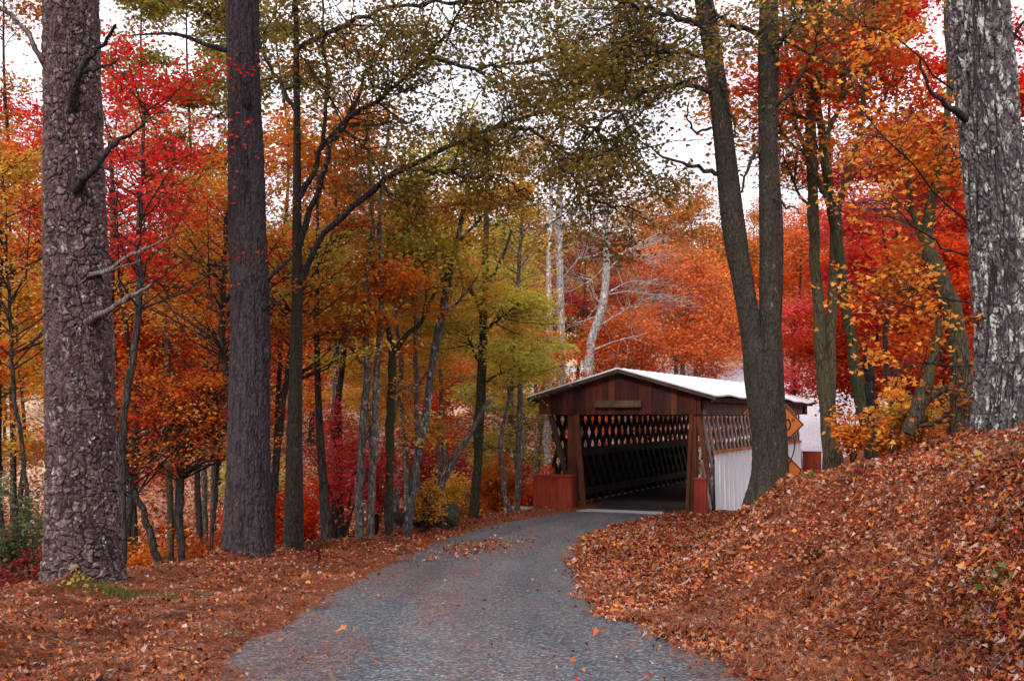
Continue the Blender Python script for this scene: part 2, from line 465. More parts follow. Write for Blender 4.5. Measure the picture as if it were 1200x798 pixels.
# end square with the bridge: clamp to t<=-.32
T_ = axis_t(X_, Y_)
over = np.maximum(0, T_ + .75)
X_ = X_ - over * AX[0]; Y2_ = Y_ - over * AX[1]
idx = np.arange(X_.size).reshape(X_.shape)
Fr = np.stack([idx[:-1, :-1], idx[:-1, 1:], idx[1:, 1:], idx[1:, :-1]], -1).reshape(-1, 4)
VR = np.stack([X_, Y2_, Z_], -1).reshape(-1, 3)
ar = np.linalg.norm(np.cross(VR[Fr[:, 1]] - VR[Fr[:, 0]], VR[Fr[:, 3]] - VR[Fr[:, 0]]), axis=1)
Fr = Fr[ar > 1e-4]
rd = obj('road', make_mesh('road', [(VR, Fr, 0)], road_mat('worn_asphalt', (.086, .087, .095)), attrs={'lane': S_.ravel()})); rd['kind'] = 'structure'

tf = norm(np.gradient(FR, axis=0)); nf = np.c_[tf[:, 1], -tf[:, 0]]
ws = np.linspace(-5.5, 5.5, 14)
w0 = np.interp(np.arange(60), [0, 8, 20, 60], [.42, .6, 1, 1])
Q = FR[:, None, :] + nf[:, None, :] * (ws[None, :, None] * w0[:, None, None])
zq = height(Q[..., 0], Q[..., 1], True)
tq = axis_t(Q[..., 0], Q[..., 1])
idx = np.arange(Q.shape[0] * Q.shape[1]).reshape(Q.shape[:2])
Fq = np.stack([idx[:-1, :-1], idx[:-1, 1:], idx[1:, 1:], idx[1:, :-1]], -1).reshape(-1, 4)
o = obj('gravel_road', make_mesh('gravel_road', [(np.dstack([Q, zq[..., None] - .02]).reshape(-1, 3), Fq, 0)], road_mat('pale_gravel', (.56, .52, .56), True))); o['kind'] = 'structure'

# creek water in the ravine
cw = []
for wv in np.linspace(-70, 60, 60):
    c_ = BO + AX * 7.4 + np.array([AX[1], -AX[0]]) * wv + AX * (1.2 * sin(wv * .25))
    hw = 1.2 + .4 * sin(wv * .7)
    cw.append([*(c_ - AX * hw), -2.62]); cw.append([*(c_ + AX * hw), -2.62])
cw = np.array(cw); i_ = np.arange(59) * 2
m, nt, out = newmat('creek_water')
principled(nt, out, (.03, .035, .03), .12, bump(nt, noisetex(nt, coords(nt), 6, 3), .3, .03), spec=.5)
o = obj('creek', make_mesh('creek', [(cw, np.stack([i_, i_ + 1, i_ + 3, i_ + 2], -1), 0)], m)); o['kind'] = 'structure'

# ------------------------------------------------------------------ fallen leaves / straw
rs = np.random.RandomState(7)
def litter(n, ymin, ymax, xfun, size, seed, keep=None, power=1.5):
    r = np.random.RandomState(seed)
    u = r.uniform(0, 1, n)
    y = (ymin ** (1 - power) + u * (ymax ** (1 - power) - ymin ** (1 - power))) ** (1 / (1 - power))
    x0, x1 = xfun(y)
    x = x0 + (x1 - x0) * r.uniform(0, 1, n)
    k = np.ones(n, bool) if keep is None else keep(x, y, r)
    x, y = x[k], y[k]
    z = height(x, y) + np.maximum(ground_offset(x, y), -.0) 
    return np.c_[x, y, z], r

def gz(x, y):
    """top of what is visible (terrain or road)"""
    a = height(x, y) + ground_offset(x, y)
    s = np.abs(x - road_c(y))
    return np.where((s < 2.2) & (axis_t(x, y) < -.8), np.maximum(a, road_z(y) + .014), a)

def keepR(x, y, r):
    s = x - road_c(y) - hwid(y)
    return (s > -.02 + .35 * noise2(x * 1.5, y, 50) + .1 * r.normal(size=len(x))) & (axis_t(x, y) < .2)
def keepL(x, y, r):
    s = -(x - road_c(y)) - hwid(y)
    return (s > .1 + .5 * noise2(x * 1.5, y, 51) + .15 * r.normal(size=len(x)))
fov = lambda y: (-.52 * y - 1.0, .52 * y + 1.0)
C1, r1 = litter(520000, 4.6, 34, lambda y: (road_c(y) + 1.2, np.maximum(.52 * y + 1.0, road_c(y) + 2)), .07, 11, lambda x, y, r: keepR(x, y, r) & (r.uniform(size=len(x)) < 1.0 - .75 * (fbm(x * .9, y * .7, 3, 64) > .16)), 1.25)
C6, r6 = litter(130000, 2.5, 30, lambda y: (np.maximum(.52 * y + .8, road_c(y) + 1.7), .52 * y + 6.5), .07, 17, keepR, .6)
C7, r7 = litter(60000, 2.5, 34, lambda y: (-.52 * y - 7.0, np.minimum(-.52 * y - .8, road_c(y) - 1.7)), .07, 18, keepL, .6)
C2, r2 = litter(110000, 5.0, 34, lambda y: (-.52 * y - 1.0, road_c(y) - 1.5), .07, 12, lambda x, y, r: keepL(x, y, r) & (r.uniform(size=len(x)) < .30 + .5 * (noise2(x * .8, y * .8, 61) > .12) + (y > 20)), 1.3)
C3, r3 = litter(1500, 5.5, 30, lambda y: (road_c(y) - 1.6, road_c(y) + 1.6), .07, 13, lambda x, y, r: (noise2(x * 1.1, y * .35, 71) + .9 * (np.abs(x - road_c(y)) / 1.6) ** 4 * .4 > .16) | (r.uniform(size=len(x)) < .05), 1.2)
C4, r4 = litter(170000, 34, 75, lambda y: (-.55 * y, .3 * y), .1, 14, lambda x, y, r: (axis_w(x, y) < -2.6) | (axis_w(x, y) > 2.6) & (far_road_d(x, y) > 3.6), 1.1)
# dense drift on the carriageway (orange patch) as in the photo
nd_ = 700
yy = 21.5 + r3.normal(0, 1.3, nd_); xx = -.75 + .25 * (yy - 21.5) + r3.normal(0, .45, nd_)
C5 = np.c_[xx, yy, np.zeros(nd_)]
LM = leafmat('fallen_leaf', [(.10, .02, .015), (.38, .075, .035), (.58, .17, .055), (.2, .036, .022), (.70, .33, .19), (.48, .11, .04), (.85, .33, .07), (.45, .035, .03), (.30, .08, .04), (.8, .56, .46), (.13, .035, .025)], transl=.12, var=.65, vs=1.3)
gl = []
for C, r, sz, t_ in ((C1, r1, .062, .75), (C2, r2, .058, .55), (C3[::2], r3, .05, .3), (C5, r3, .055, .3), (C4, r4, .10, .5), (C6, r6, .07, .7), (C7, r7, .07, .6)):
    C = C.copy(); C[:, 2] = gz(C[:, 0], C[:, 1]) + .012 + r.uniform(0, .02, len(C))
    nr = (C[:, 1] < 10.5) & (len(C) != len(C6)) & (len(C) != len(C7))
    ls_ = sz * .84 * np.clip(C[:, 1] / 15, .72, 1.3 if sz < .1 else 2) * np.exp(np.clip(r.normal(0, .24, len(C)), -.6, .45))
    V, F = leaves(C[~nr], ls_[~nr], r, tilt=t_, width=.40, curl=.3); gl.append((V, F, 0))
    if nr.any():
        h1 = nr & (r.uniform(size=len(C)) < .6)
        V, F = leaves(C[h1], ls_[h1] * .85, r, tilt=t_, kind='maple', curl=.5); gl.append((V, F, 0))
        h2 = nr & ~h1
        V, F = leaves(C[h2], ls_[h2], r, tilt=t_, width=.3, curl=.35); gl.append((V, F, 0))
# a few single bright leaves on the road, copied from the photo
sp = np.array([P(439, 766, 7.4), P(466, 765, 7.6), P(632, 705, 11.6), P(706, 741, 9.2), P(702, 741, 9.25), P(405, 734, 9.4), P(790, 762, 8.3), P(560, 660, 16)])
sp[:, 2] = gz(sp[:, 0], sp[:, 1]) + .03
V, F = leaves(sp, .07, r3, tilt=.35, kind='maple', curl=.2)
gl.append((V, F, 1))
o = obj('fallen_leaves', make_mesh('fallen_leaves', gl, [LM, LEAF['bright']])); tag(o, 'red brown and tan leaves lying over the bank and verge', 'leaves', kind='stuff')

# small sticks among the leaves
ns = 500
Cs, rr_s = litter(ns, 5, 24, lambda y: (road_c(y) - 5, .52 * y + .8), 0, 19, lambda x, y, r: np.abs(x - road_c(y)) > 2.0, 1.4)
Cs[:, 2] = gz(Cs[:, 0], Cs[:, 1]) + .035
aa = rr_s.uniform(0, 6.28, len(Cs)); LL = rr_s.uniform(.08, .35, len(Cs))
dd = np.c_[np.cos(aa) * LL, np.sin(aa) * LL, np.zeros(len(Cs))]
e1 = Cs + dd; e1[:, 2] = gz(e1[:, 0], e1[:, 1]) + .05; e0 = Cs - dd; e0[:, 2] = gz(e0[:, 0], e0[:, 1]) + .03
mid = Cs + rr_s.normal(0, .02, Cs.shape)
V, F = tubes(np.stack([e0, mid, e1], 1), np.ones((len(Cs), 1)) * np.array([[.006, .005, .002]]), 4)
o = obj('fallen_twigs', make_mesh('fallen_twigs', [(V, F, 0)], BARK['deadwood'])); tag(o, 'small bare twigs lying among the fallen leaves', 'twigs', kind='stuff')

# pine straw
def straw(n, xf, seed, keep, ymin=4.6, ymax=24, lift=0.0):
    C, r = litter(n, ymin, ymax, xf, 0, seed, keep, 1.5)
    C[:, 2] = gz(C[:, 0], C[:, 1]) + .006 + r.uniform(0, .016, len(C)) + lift * np.clip((noise2(C[:, 0] * .9, C[:, 1] * .6, 79) - .02) * 9, 0, 1)
    a = r.uniform(0, pi, len(C)); L = r.uniform(.035, .085, len(C))
    d = np.c_[np.cos(a) * L, np.sin(a) * L, r.normal(0, .007, len(C))]
    wv = np.c_[-np.sin(a), np.cos(a), np.zeros(len(C))] * (.0009 + .00007 * C[:, 1])[:, None]
    V = np.stack([C - d + wv, C - d - wv, C + d - wv + [0, 0, .006], C + d + wv + [0, 0, .006]], 1)
    return V.reshape(-1, 3), np.arange(len(C) * 4).reshape(-1, 4)
SM = leafmat('pine_straw', [(.15, .045, .03), (.38, .135, .075), (.52, .23, .13), (.28, .085, .05), (.12, .038, .028)], transl=.1, var=.5, vs=1.4)
s1 = straw(260000, lambda y: (-.52 * y - 1, road_c(y) - 1.3), 21, lambda x, y, r: keepL(x, y, r))
s2 = straw(95000, lambda y: (road_c(y) + 1.3, .52 * y + 1), 22, lambda x, y, r: keepR(x, y, r) & (noise2(x * .9, y * .6, 79) > -.02), lift=.035)
s3 = straw(14000, lambda y: (road_c(y) - 1.7, road_c(y) + 1.7), 23, lambda x, y, r: (noise2(x * 1.3, y * .4, 78) + (np.abs(x - road_c(y)) / 1.6) ** 3 * .35 > .2))
o = obj('pine_straw', make_mesh('pine_straw', [(*s1, 0), (*s2, 0), (*s3, 0)], SM)); tag(o, 'rust coloured pine straw on the verge beneath the pines', 'pine straw', kind='stuff')

# ------------------------------------------------------------------ foliage growth
def grow_leaves(limbs, rs, n_sub, sub_len, n_twig, twig_len, n_leaf, leaf, mats, start=.25, up=.15, spread=(.22, .09), kind='quad', flat=.35, twig_r=.0042, tilt=.6, drop=0.0, side=None):
    """limbs: list of (m,3) paths. Returns list of (V,F,matidx): 0 wood, 1 leaves"""
    lens = np.array([np.linalg.norm(np.diff(l, axis=0), axis=1).sum() for l in limbs])
    pick = rs.choice(len(limbs), n_sub, p=lens / lens.sum())
    S0 = np.zeros((n_sub, 3)); D = np.zeros((n_sub, 3)); U = np.zeros(n_sub)
    for i, k in enumerate(pick):
        l = limbs[k]; u = rs.uniform(start, 1.0); f = u * (len(l) - 1); j = min(int(f), len(l) - 2)
        S0[i] = l[j] + (l[j + 1] - l[j]) * (f - j); D[i] = l[j + 1] - l[j]; U[i] = u
    D = norm(D)
    R = rs.normal(size=(n_sub, 3)); R[:, 2] *= flat
    if side is not None: R += np.asarray(side)
    R = norm(R - D * (R * D).sum(1)[:, None] * .6)
    d0 = norm(D * .55 + R); d1 = norm(d0 + np.array([0, 0, up]) + rs.normal(0, .25, (n_sub, 3)) * [1, 1, flat])
    Ls = (sub_len * (1.15 - .55 * U) * rs.uniform(.55, 1.25, n_sub))[:, None]
    q = np.stack([S0, S0 + d0 * Ls * .33, S0 + d0 * Ls * .33 + d1 * Ls * .33, S0 + d0 * Ls * .3 + d1 * Ls * .7 + rs.normal(0, .05, (n_sub, 3)) * Ls], 1)
    rr = (Ls * .0085 + twig_r * .6) * np.array([[1.0, .75, .5, .25]])
    out = [(*tubes(q, rr, 4), 0)]
    nt_ = n_sub * n_twig
    k = np.repeat(np.arange(n_sub), n_twig); u = rs.uniform(.3, 1.0, nt_) * 3; j = np.minimum(u.astype(int), 2)
    f = (u - j)[:, None]
    T0 = q[k, j] * (1 - f) + q[k, j + 1] * f
    td = norm(q[k, j + 1] - q[k, j]) * .6 + rs.normal(size=(nt_, 3)) * [.8, .8, .8 * flat]
    td = norm(td); tl = (twig_len * rs.uniform(.5, 1.3, nt_))[:, None]
    T = np.stack([T0, T0 + td * tl * .5 + rs.normal(0, .04, (nt_, 3)) * tl, T0 + td * tl + [0, 0, -drop] * tl], 1)
    tr = np.ones((nt_, 1)) * np.array([[1, .7, .35]]) * twig_r
    out.append((*tubes(T, tr, 3), 0))
    if n_leaf:
        wt = rs.gamma(.55, 1.0, nt_) * np.repeat(rs.gamma(1.2, 1.0, n_sub), n_twig) + .01
        k = rs.choice(nt_, n_leaf, p=wt / wt.sum()); u = rs.uniform(.1, 1.1, n_leaf)[:, None] * 2
        j = np.clip(u[:, 0].astype(int), 0, 1); f = u - j[:, None]
        C = T[k, j] * (1 - f) + T[k, j + 1] * f
        C = C + rs.normal(size=(n_leaf, 3)) * [spread[0] * .8, spread[0] * .8, spread[1] * .9]
        V, F = leaves(C, leaf, rs, tilt=tilt, kind=kind)
        out.append((V, F, 1))
    return out

def wood(path, r0, r1, n=14, sides=8, flare=0.0, seed=0, wob=.0, power=1.0):
    pts = smooth_path(path, n)
    u = np.linspace(0, 1, n)
    r = r0 + (r1 - r0) * u ** power
    if flare: r = r * (1 + flare * np.exp(-u * n * .55))
    if wob:
        r_ = np.random.RandomState(seed)
        pts = pts + r_.normal(0, wob, pts.shape) * np.minimum(1, u * 4)[:, None]
    return tubes(pts[None], r[None], sides), pts

def auto_tree(name, label, cat, group, base, H_, r0, cb, R, col, bark, n_leaf, leaf=.13, seed=0, n_limb=11, lean=(0, 0), n_sub=90, n_twig=6, flat=.35, top_r=.25, spread=(.26, .10), twig_len=.7, origin=None, limb_up=.5):
    """base (x,y); the crown spans cb*H..H with radius R."""
    r = np.random.RandomState(seed)
    x0, y0 = base; z0 = H(x0, y0) - .15
    root = empty(name, (x0, y0, z0), label, cat, group)
    n = 7
    u = np.linspace(0, 1, n)
    wobx = np.cumsum(r.normal(0, .035, n)) * H_ * .28; woby = np.cumsum(r.normal(0, .035, n)) * H_ * .28
    tp = np.c_[wobx - wobx[0] + lean[0] * u ** 1.2, woby - woby[0] + lean[1] * u ** 1.2, u * H_]
    (tv, tf), tpts = wood(tp, r0, r0 * .12, 22, 10, flare=.45)
    parts = [(tv, tf, 0)]
    limbs = []
    for i in range(n_limb):
        v = cb * .85 + (1 - cb * .85) * (i + r.uniform(0, .8)) / n_limb
        v = min(v, .97)
        f = v * (len(tpts) - 1); j = min(int(f), len(tpts) - 2)
        p = tpts[j] + (tpts[j + 1] - tpts[j]) * (f - j)
        a = i * 2.4 + r.uniform(-.4, .4)
        prof = math.sqrt(max(.06, 1 - ((v - cb) / (1 - cb + 1e-6) * 1.0) ** 2)) if v > cb else .75
        L = R * prof * r.uniform(.75, 1.15)
        e = limb_up * r.uniform(.5, 1.4)
        d = np.array([cos(a), sin(a), e]); d2 = np.array([cos(a + r.normal(0, .35)), sin(a + r.normal(0, .35)), e * r.uniform(.1, .9)])
        lp = np.array([p, p + d * L * .3, p + d * L * .35 + d2 * L * .35, p + d * L * .35 + d2 * L * .75])
        lr = r0 * (1 - v * .85) * .34
        (lv, lf), lpts = wood(lp, max(lr, .012), .008, 9, 6, wob=.02 * L, seed=seed + i)
        parts.append((lv, lf, 0)); limbs.append(lpts)
    limbs.append(tpts[int(len(tpts) * .8):])
    obj('trunk', make_mesh('trunk', parts, BARK[bark]), root)
    gr = grow_leaves(limbs, r, n_sub, R * .55, n_twig, twig_len, n_leaf, leaf, None, flat=flat, spread=spread)
    obj('crown', make_mesh('crown', gr, [BARK[bark], LEAF[col]]), root)
    return root

def img_tree(name, label, cat, group, px, Y, ytop, ycb, Rpx, col, bark, n_leaf, r0=.1, lean_px=0, **kw):
    """size a tree from where its crown starts and ends in the photo at depth Y"""
    x = (px - 600) / F_PX * Y
    z0 = H(x, Y) - .15
    zt = CAMZ - (ytop - HOR) / F_PX * Y; zc = CAMZ - (ycb - HOR) / F_PX * Y
    Hh = zt - z0; cb = max(.12, (zc - z0) / Hh)
    return auto_tree(name, label, cat, group, (x, Y), Hh, r0, cb, Rpx / F_PX * Y, col, bark, n_leaf, lean=(lean_px / F_PX * Y, 0), **kw)

# ------------------------------------------------------------------ big near trunks with modelled bark
def bark_trunk(path, pw, ph, depth, nth, nz, seed, flare=1.35, lobes=5, irregular=.35, flare_h=.6, crackw=1.0, furrow=(.6, 1.0), hcrack=.9):
    """path rows: x,y,z,r ; returns V,F,attrs"""
    pts = smooth_path(path, nz)
    c, r = pts[:, :3], pts[:, 3]
    th = np.linspace(0, 2 * pi, nth, endpoint=False)
    s = np.r_[0, np.cumsum(np.linalg.norm(np.diff(c, axis=0), axis=1))]
    TH, S = np.meshgrid(th, s)
    Rm = float(np.mean(r)); circ = 2 * pi * Rm
    ncol = max(6, int(round(circ / pw)))
    U = TH / (2 * pi) * ncol
    Vv = S / ph
    wu = fbm(U * .6, Vv * .6, 3, seed) * irregular * 1.6; wv = fbm(U * .6 + 50, Vv * .6, 3, seed + 1) * irregular * 1.6
    # make warp periodic by blending at the seam (seam turned away from the camera)
    U2, V2 = U + wu, Vv + wv
    iu, iv = np.floor(U2), np.floor(V2)
    F1 = np.full(U.shape, 9.0); F2 = np.full(U.shape, 9.0); ID = np.zeros(U.shape)
    for du in (-1, 0, 1):
        for dv in (-1, 0, 1):
            cu, cv = iu + du, iv + dv
            cm = np.mod(cu, ncol)
            jx = _hash(cm, cv, cm * 0, seed + 11); jy = _hash(cm, cv, cm * 0, seed + 12); hid = _hash(cm, cv, cm * 0, seed + 13)
            d = np.sqrt((cu + .1 + .8 * jx - U2) ** 2 + (cv + .1 + .8 * jy - V2) ** 2)
            new = d < F1
            F2 = np.where(new, F1, np.minimum(F2, d)); ID = np.where(new, hid, ID); F1 = np.where(new, d, F1)
    fine = fbm(U * 5, Vv * 6, 3, seed + 31)
    e = np.clip((F2 - F1), 0, 1) + .16 * fine
    wid = .10 + .42 * np.clip(.5 + 1.3 * fbm(U * .8, Vv * .5, 2, seed + 33), 0, 1) * crackw
    ridge = sst(.15, .75, e / wid)
    fu = np.abs(fbm(np.cos(TH) * ncol / 6.28 * furrow[1] + 30, np.sin(TH) * ncol / 6.28 * furrow[1] + S / ph * .28 * furrow[1] + fine * .25, 3, seed + 41))
    fur = sst(.0, .13, fu)
    ridge = np.minimum(1 - furrow[0] * (1 - fur), 1 - hcrack * (1 - ridge))
    # flaky layers: finer cells inside each plate
    U3, V3 = U2 * 2.1 + fine * .5, V2 * 2.6 + fine * .4
    ju, jv = np.floor(U3), np.floor(V3)
    G1 = np.full(U.shape, 9.0); G2 = np.full(U.shape, 9.0); GI = np.zeros(U.shape)
    for du in (-1, 0, 1):
        for dv in (-1, 0, 1):
            cu, cv = ju + du, jv + dv
            jx = _hash(cu, cv, cu * 0, seed + 21); jy = _hash(cu, cv, cu * 0, seed + 22); hid = _hash(cu, cv, cu * 0, seed + 23)
            d = np.sqrt((cu + jx - U3) ** 2 + (cv + jy - V3) ** 2)
            new = d < G1
            G2 = np.where(new, G1, np.minimum(G2, d)); GI = np.where(new, hid, GI); G1 = np.where(new, d, G1)
    flake = sst(0, .16, G2 - G1)
    rough = fbm(U * 3, Vv * 3, 4, seed + 5)
    disp = depth * (ridge * (.55 + .5 * ID + .35 * GI) - .6) + depth * .5 * rough * ridge - depth * .30 * (1 - flake) * ridge + depth * .35 * fine * ridge
    ID = np.clip(ID * .45 + GI * .35 + .25 + .5 * rough, 0, 1) 
    lob = 1 + .5 * np.maximum(0, np.cos(TH * lobes + seed) * .6 + np.cos(TH * 3 + seed * 2) * .5)
    fl = 1 + (flare - 1) * np.exp(-S / flare_h) * lob
    lump = 1 + .05 * fbm(np.cos(TH) * 1.5 + 10, np.sin(TH) * 1.5 + S * .6, 3, seed + 9)
    RR = r[:, None] * fl * lump + disp
    V = np.stack([c[:, 0, None] + np.cos(TH) * RR, c[:, 1, None] + np.sin(TH) * RR, np.repeat(c[:, 2, None], nth, 1)], -1)
    idx = np.arange(nz * nth).reshape(nz, nth)
    a = idx[:-1]; b = np.roll(idx, -1, 1)[:-1]; cc = np.roll(idx, -1, 1)[1:]; d_ = idx[1:]
    F = np.stack([a, b, cc, d_], -1).reshape(-1, 4)
    return V.reshape(-1, 3), F, {'plate': ID.ravel(), 'ridge': ridge.ravel()}

def px_path(rows, Y, below=.35):
    """rows: (py, xleft, xright) from the ground up"""
    out = []
    for py, a, b in rows:
        p = P((a + b) / 2, py, Y); out.append([*p, (b - a) / 2 / F_PX * Y])
    out = np.array(out)
    first = out[0].copy(); first[2] -= below; 
    return np.vstack([first, out])

def local(path, root):
    p = np.array(path, float); p[:, :3] -= np.array(root); return p

def near_trunk(name, label, cat, rows, Y, mat, pw, ph, depth, nth, nz, seed, up_to, group=None, **kw):
    path = px_path(rows, Y)
    # carry on above the frame
    last, prev = path[-1].copy(), path[-3].copy()
    d = (last - prev) / (last[2] - prev[2])
    for zz, k in ((up_to * .6, .8), (up_to, .35)):
        e = last + d * (zz - last[2]) * .6; e[2] = zz; e[3] = last[3] * k; path = np.vstack([path, e])
    base = path[0, :3].copy(); base[2] = H(base[0], base[1]) 
    root = empty(name, base, label, cat, group)
    V, F, at = bark_trunk(local(path, base), pw, ph, depth, nth, nz, seed, **kw)
    obj('trunk', make_mesh('trunk', [(V, F, 0)], mat, attrs=at), root)
    return root, base

def limb(root, base, pts, r0, r1, mat, name='limb', n=16, sides=10, wob=.0, seed=0, power=.8):
    p = np.array(pts, float) - base
    (v, f), c = wood(p, r0, r1, n, sides, wob=wob, seed=seed, power=power)
    # rough the wood a little
    rr = np.random.RandomState(seed + 5)
    v = v + rr.normal(0, 1, v.shape) * r0 * .07
    obj(name, make_mesh(name, [(v, f, 0)], mat), root)
    return c

def pp(seq, Y):
    """[(px,py[,Y])...] -> world points"""
    return np.array([P(s[0], s[1], s[2] if len(s) > 2 else Y) for s in seq])

PINE = platebark('pine_plate_bark', (.010, .007, .008), [(.035, .024, .025), (.085, .054, .053), (.155, .098, .092), (.07, .047, .05), (.12, .065, .058), (.24, .19, .18)], lichen=(.40, .39, .39), lich=(.60, .67))
PINE2 = platebark('dark_pine_bark', (.012, .01, .012), [(.026, .019, .022), (.042, .031, .035), (.07, .053, .056), (.035, .026, .032)], lichen=(.14, .13, .14), lich=(.70, .76))
OAKB = platebark('lichened_block_bark', (.014, .012, .014), [(.06, .045, .048), (.10, .08, .082), (.07, .05, .055), (.15, .13, .125), (.09, .07, .075)], lichen=(.42, .45, .40), lich=(.52, .61))
TWINB = platebark('grey_brown_furrowed_bark', (.02, .016, .013), [(.018, .014, .011), (.034, .026, .020), (.068, .054, .043), (.026, .021, .016)], lichen=(.16, .16, .13), lich=(.60, .70), moss=(.024, .026, .014))

# --- big pine by the verge
rows = [(694, 52, 144), (676, 53, 142), (650, 55, 139), (610, 55, 138), (570, 56, 136), (532, 57, 134), (400, 56, 130), (266, 53, 122), (130, 53, 117), (0, 53, 113)]
pine, pb = near_trunk('pine_tree', 'huge pine trunk with broad flaking plates and broken dead branches beside the road', 'pine tree', rows, 12.0, PINE, .072, .105, .026, 520, 1900, 3, 15.0, flare=1.42, flare_h=.3, irregular=.8, crackw=.75, furrow=(.75, .9))
DW, BW = BARK['deadwood'], BARK['burnt']
def stub(seq, Y, a, b, mat, **k): return limb(pine, pb, pp(seq, Y), a * .68 / F_PX * Y, b * .7 / F_PX * Y, mat, 'dead_branch', **k)
stub([(66, 100, 12.0), (50, 75, 11.8), (38, 50, 11.7), (18, 22, 11.7), (-12, 0, 11.6)], 12, 6, 2.5, DW, wob=.01)
stub([(82, 135, 11.75), (88, 100, 11.55), (97, 75, 11.45), (115, 58, 11.4), (136, 31, 11.3)], 12, 9, 2.0, BW, wob=.012)
stub([(95, 85, 11.5), (110, 80, 11.4), (125, 77, 11.4), (139, 71, 11.4)], 12, 4.5, 1, BW, wob=.01)
stub([(88, 222, 11.7), (100, 208, 11.5), (113, 192, 11.4), (130, 172, 11.4), (150, 158, 11.4), (173, 144, 11.4)], 12, 9, 1.3, BW, wob=.012)
stub([(100, 322, 11.8), (122, 319, 11.6), (142, 304, 11.6), (165, 294, 11.6), (201, 276, 11.6)], 12, 5, 1.2, DW, wob=.008)
stub([(110, 320, 11.75), (130, 316, 11.6), (148, 311, 11.5), (166, 305, 11.5)], 12, 3, 1, DW, wob=.006)
stub([(100, 378, 11.75), (120, 366, 11.5), (140, 355, 11.4), (160, 343, 11.4), (180, 333, 11.4)], 12, 7.5, 2.4, DW, wob=.01)
for cx_, cy_, sz in ((86, 110, 15), (90, 222, 14), (86, 275, 13), (116, 325, 9), (114, 372, 10)):   # dark burls
    c = P(cx_, cy_, 11.72)
    th, ph = np.meshgrid(np.linspace(0, 2 * pi, 24, endpoint=False), np.linspace(0, pi, 14))
    rr_ = 1 + .45 * fbm(th * 1.3 + cx_, ph * 2.2, 3, cx_)
    Vb = np.stack([np.cos(th) * np.sin(ph) * rr_ * .75, np.sin(th) * np.sin(ph) * rr_ * .45, np.cos(ph) * rr_ * 1.5], -1) * sz / F_PX * 12 * .62
    ii = np.arange(24 * 14).reshape(14, 24)
    Fb = np.stack([ii[:-1], np.roll(ii, -1, 1)[:-1], np.roll(ii, -1, 1)[1:], ii[1:]], -1).reshape(-1, 4)
    obj('burl', make_mesh('burl', [(Vb.reshape(-1, 3) + c - pb, Fb, 0)], BW), pine)

# needle crown (above the frame)
def pine_crown(root, base, x, y, z0, z1, R, seed):
    r = np.random.RandomState(seed)
    limbs = []
    for i in range(16):
        a = i * 2.4; z = z0 + (z1 - z0) * i / 16
        L = R * (1 - .5 * i / 16)
        p = np.array([x, y, z]); d = np.array([cos(a), sin(a), .25])
        limbs.append(np.array([p, p + d * L * .5, p + d * L + [0, 0, .2]]))
    g_ = [(*tubes(np.array(limbs) - base, np.ones((16, 1)) * np.array([[.05, .03, .012]]), 5), 0)]
    g_ += grow_leaves([l - base for l in limbs], r, 60, R * .4, 5, .5, 4500, .2, None, spread=(.15, .1))[0:3]
    obj('crown', make_mesh('crown', g_, [BARK['dark'], LEAF['green']]), root)
pine_crown(pine, pb, P(80, -300, 12)[0], 12, 10.5, 15, 2.2, 31)

# --- second pine
rows = [(659, 256, 322), (645, 260, 319), (600, 264, 317), (500, 268, 316), (400, 271, 315), (330, 271, 314), (266, 269, 311), (190, 269, 309), (100, 268, 304), (0, 266, 302)]
pine2, p2b = near_trunk('pine_tree', 'tall dark purple-brown trunk, second along the verge, with a small twig', 'pine tree', rows, 18.0, PINE2, .06, .17, .024, 340, 1200, 8, 21.0, flare=1.3, flare_h=.3, irregular=.8, furrow=(.95, 1.3), hcrack=.6)
limb(pine2, p2b, pp([(306, 334), (318, 322), (330, 312), (348, 295)], 17.8), 4 / F_PX * 18, .8 / F_PX * 18, BW, 'dead_branch')
limb(pine2, p2b, pp([(308, 362), (318, 356), (330, 356)], 17.8), 3 / F_PX * 18, .8 / F_PX * 18, BW, 'dead_branch')
limb(pine2, p2b, pp([(270, 60), (240, 52), (205, 40), (150, 42)], 17.9), 3.5 / F_PX * 18, .8 / F_PX * 18, BW, 'dead_branch')
for cx_, cy_ in ((289, 118), (287, 190), (309, 335), (314, 415)):
    c = P(cx_, cy_, 17.72)
    Vb2 = np.stack([np.cos(th) * np.sin(ph) * rr_ * .7, np.sin(th) * np.sin(ph) * rr_ * .4, np.cos(ph) * rr_ * 1.3], -1) * 9 / F_PX * 18 * .7
    obj('burl', make_mesh('burl', [(Vb2.reshape(-1, 3) + c - p2b, Fb, 0)], BW), pine2)
pine_crown(pine2, p2b, P(284, -300, 18)[0], 18, 13.5, 20, 2.6, 32)

# --- large lichened trunk on the bank
rows = [(534, 1140, 1216), (505, 1143, 1216), (450, 1145, 1216), (400, 1146, 1217), (330, 1142, 1211), (266, 1138, 1206), (180, 1129, 1196), (90, 1120, 1186), (0, 1112, 1178)]
oak, ob = near_trunk('oak_tree', 'thick trunk blotched with pale lichen on top of the leafy bank', 'oak tree', rows, 12.5, OAKB, .06, .16, .034, 460, 1500, 15, 16.0, flare=1.35, flare_h=.4, irregular=.8, crackw=1.0, furrow=(1.0, 1.25), hcrack=.7)
limb(oak, ob, pp([(1132, 140, 12.4), (1108, 122, 12.0), (1090, 105, 11.8), (1078, 70, 11.6)], 12.5), 5 / F_PX * 12.5, .012, BARK['dark'], 'limb', wob=.01)
limb(oak, ob, pp([(1186, 158, 12.5), (1200, 150, 12.4), (1225, 130, 12.2)], 12.5), 3 / F_PX * 12.5, .01, BARK['dark'], 'limb')
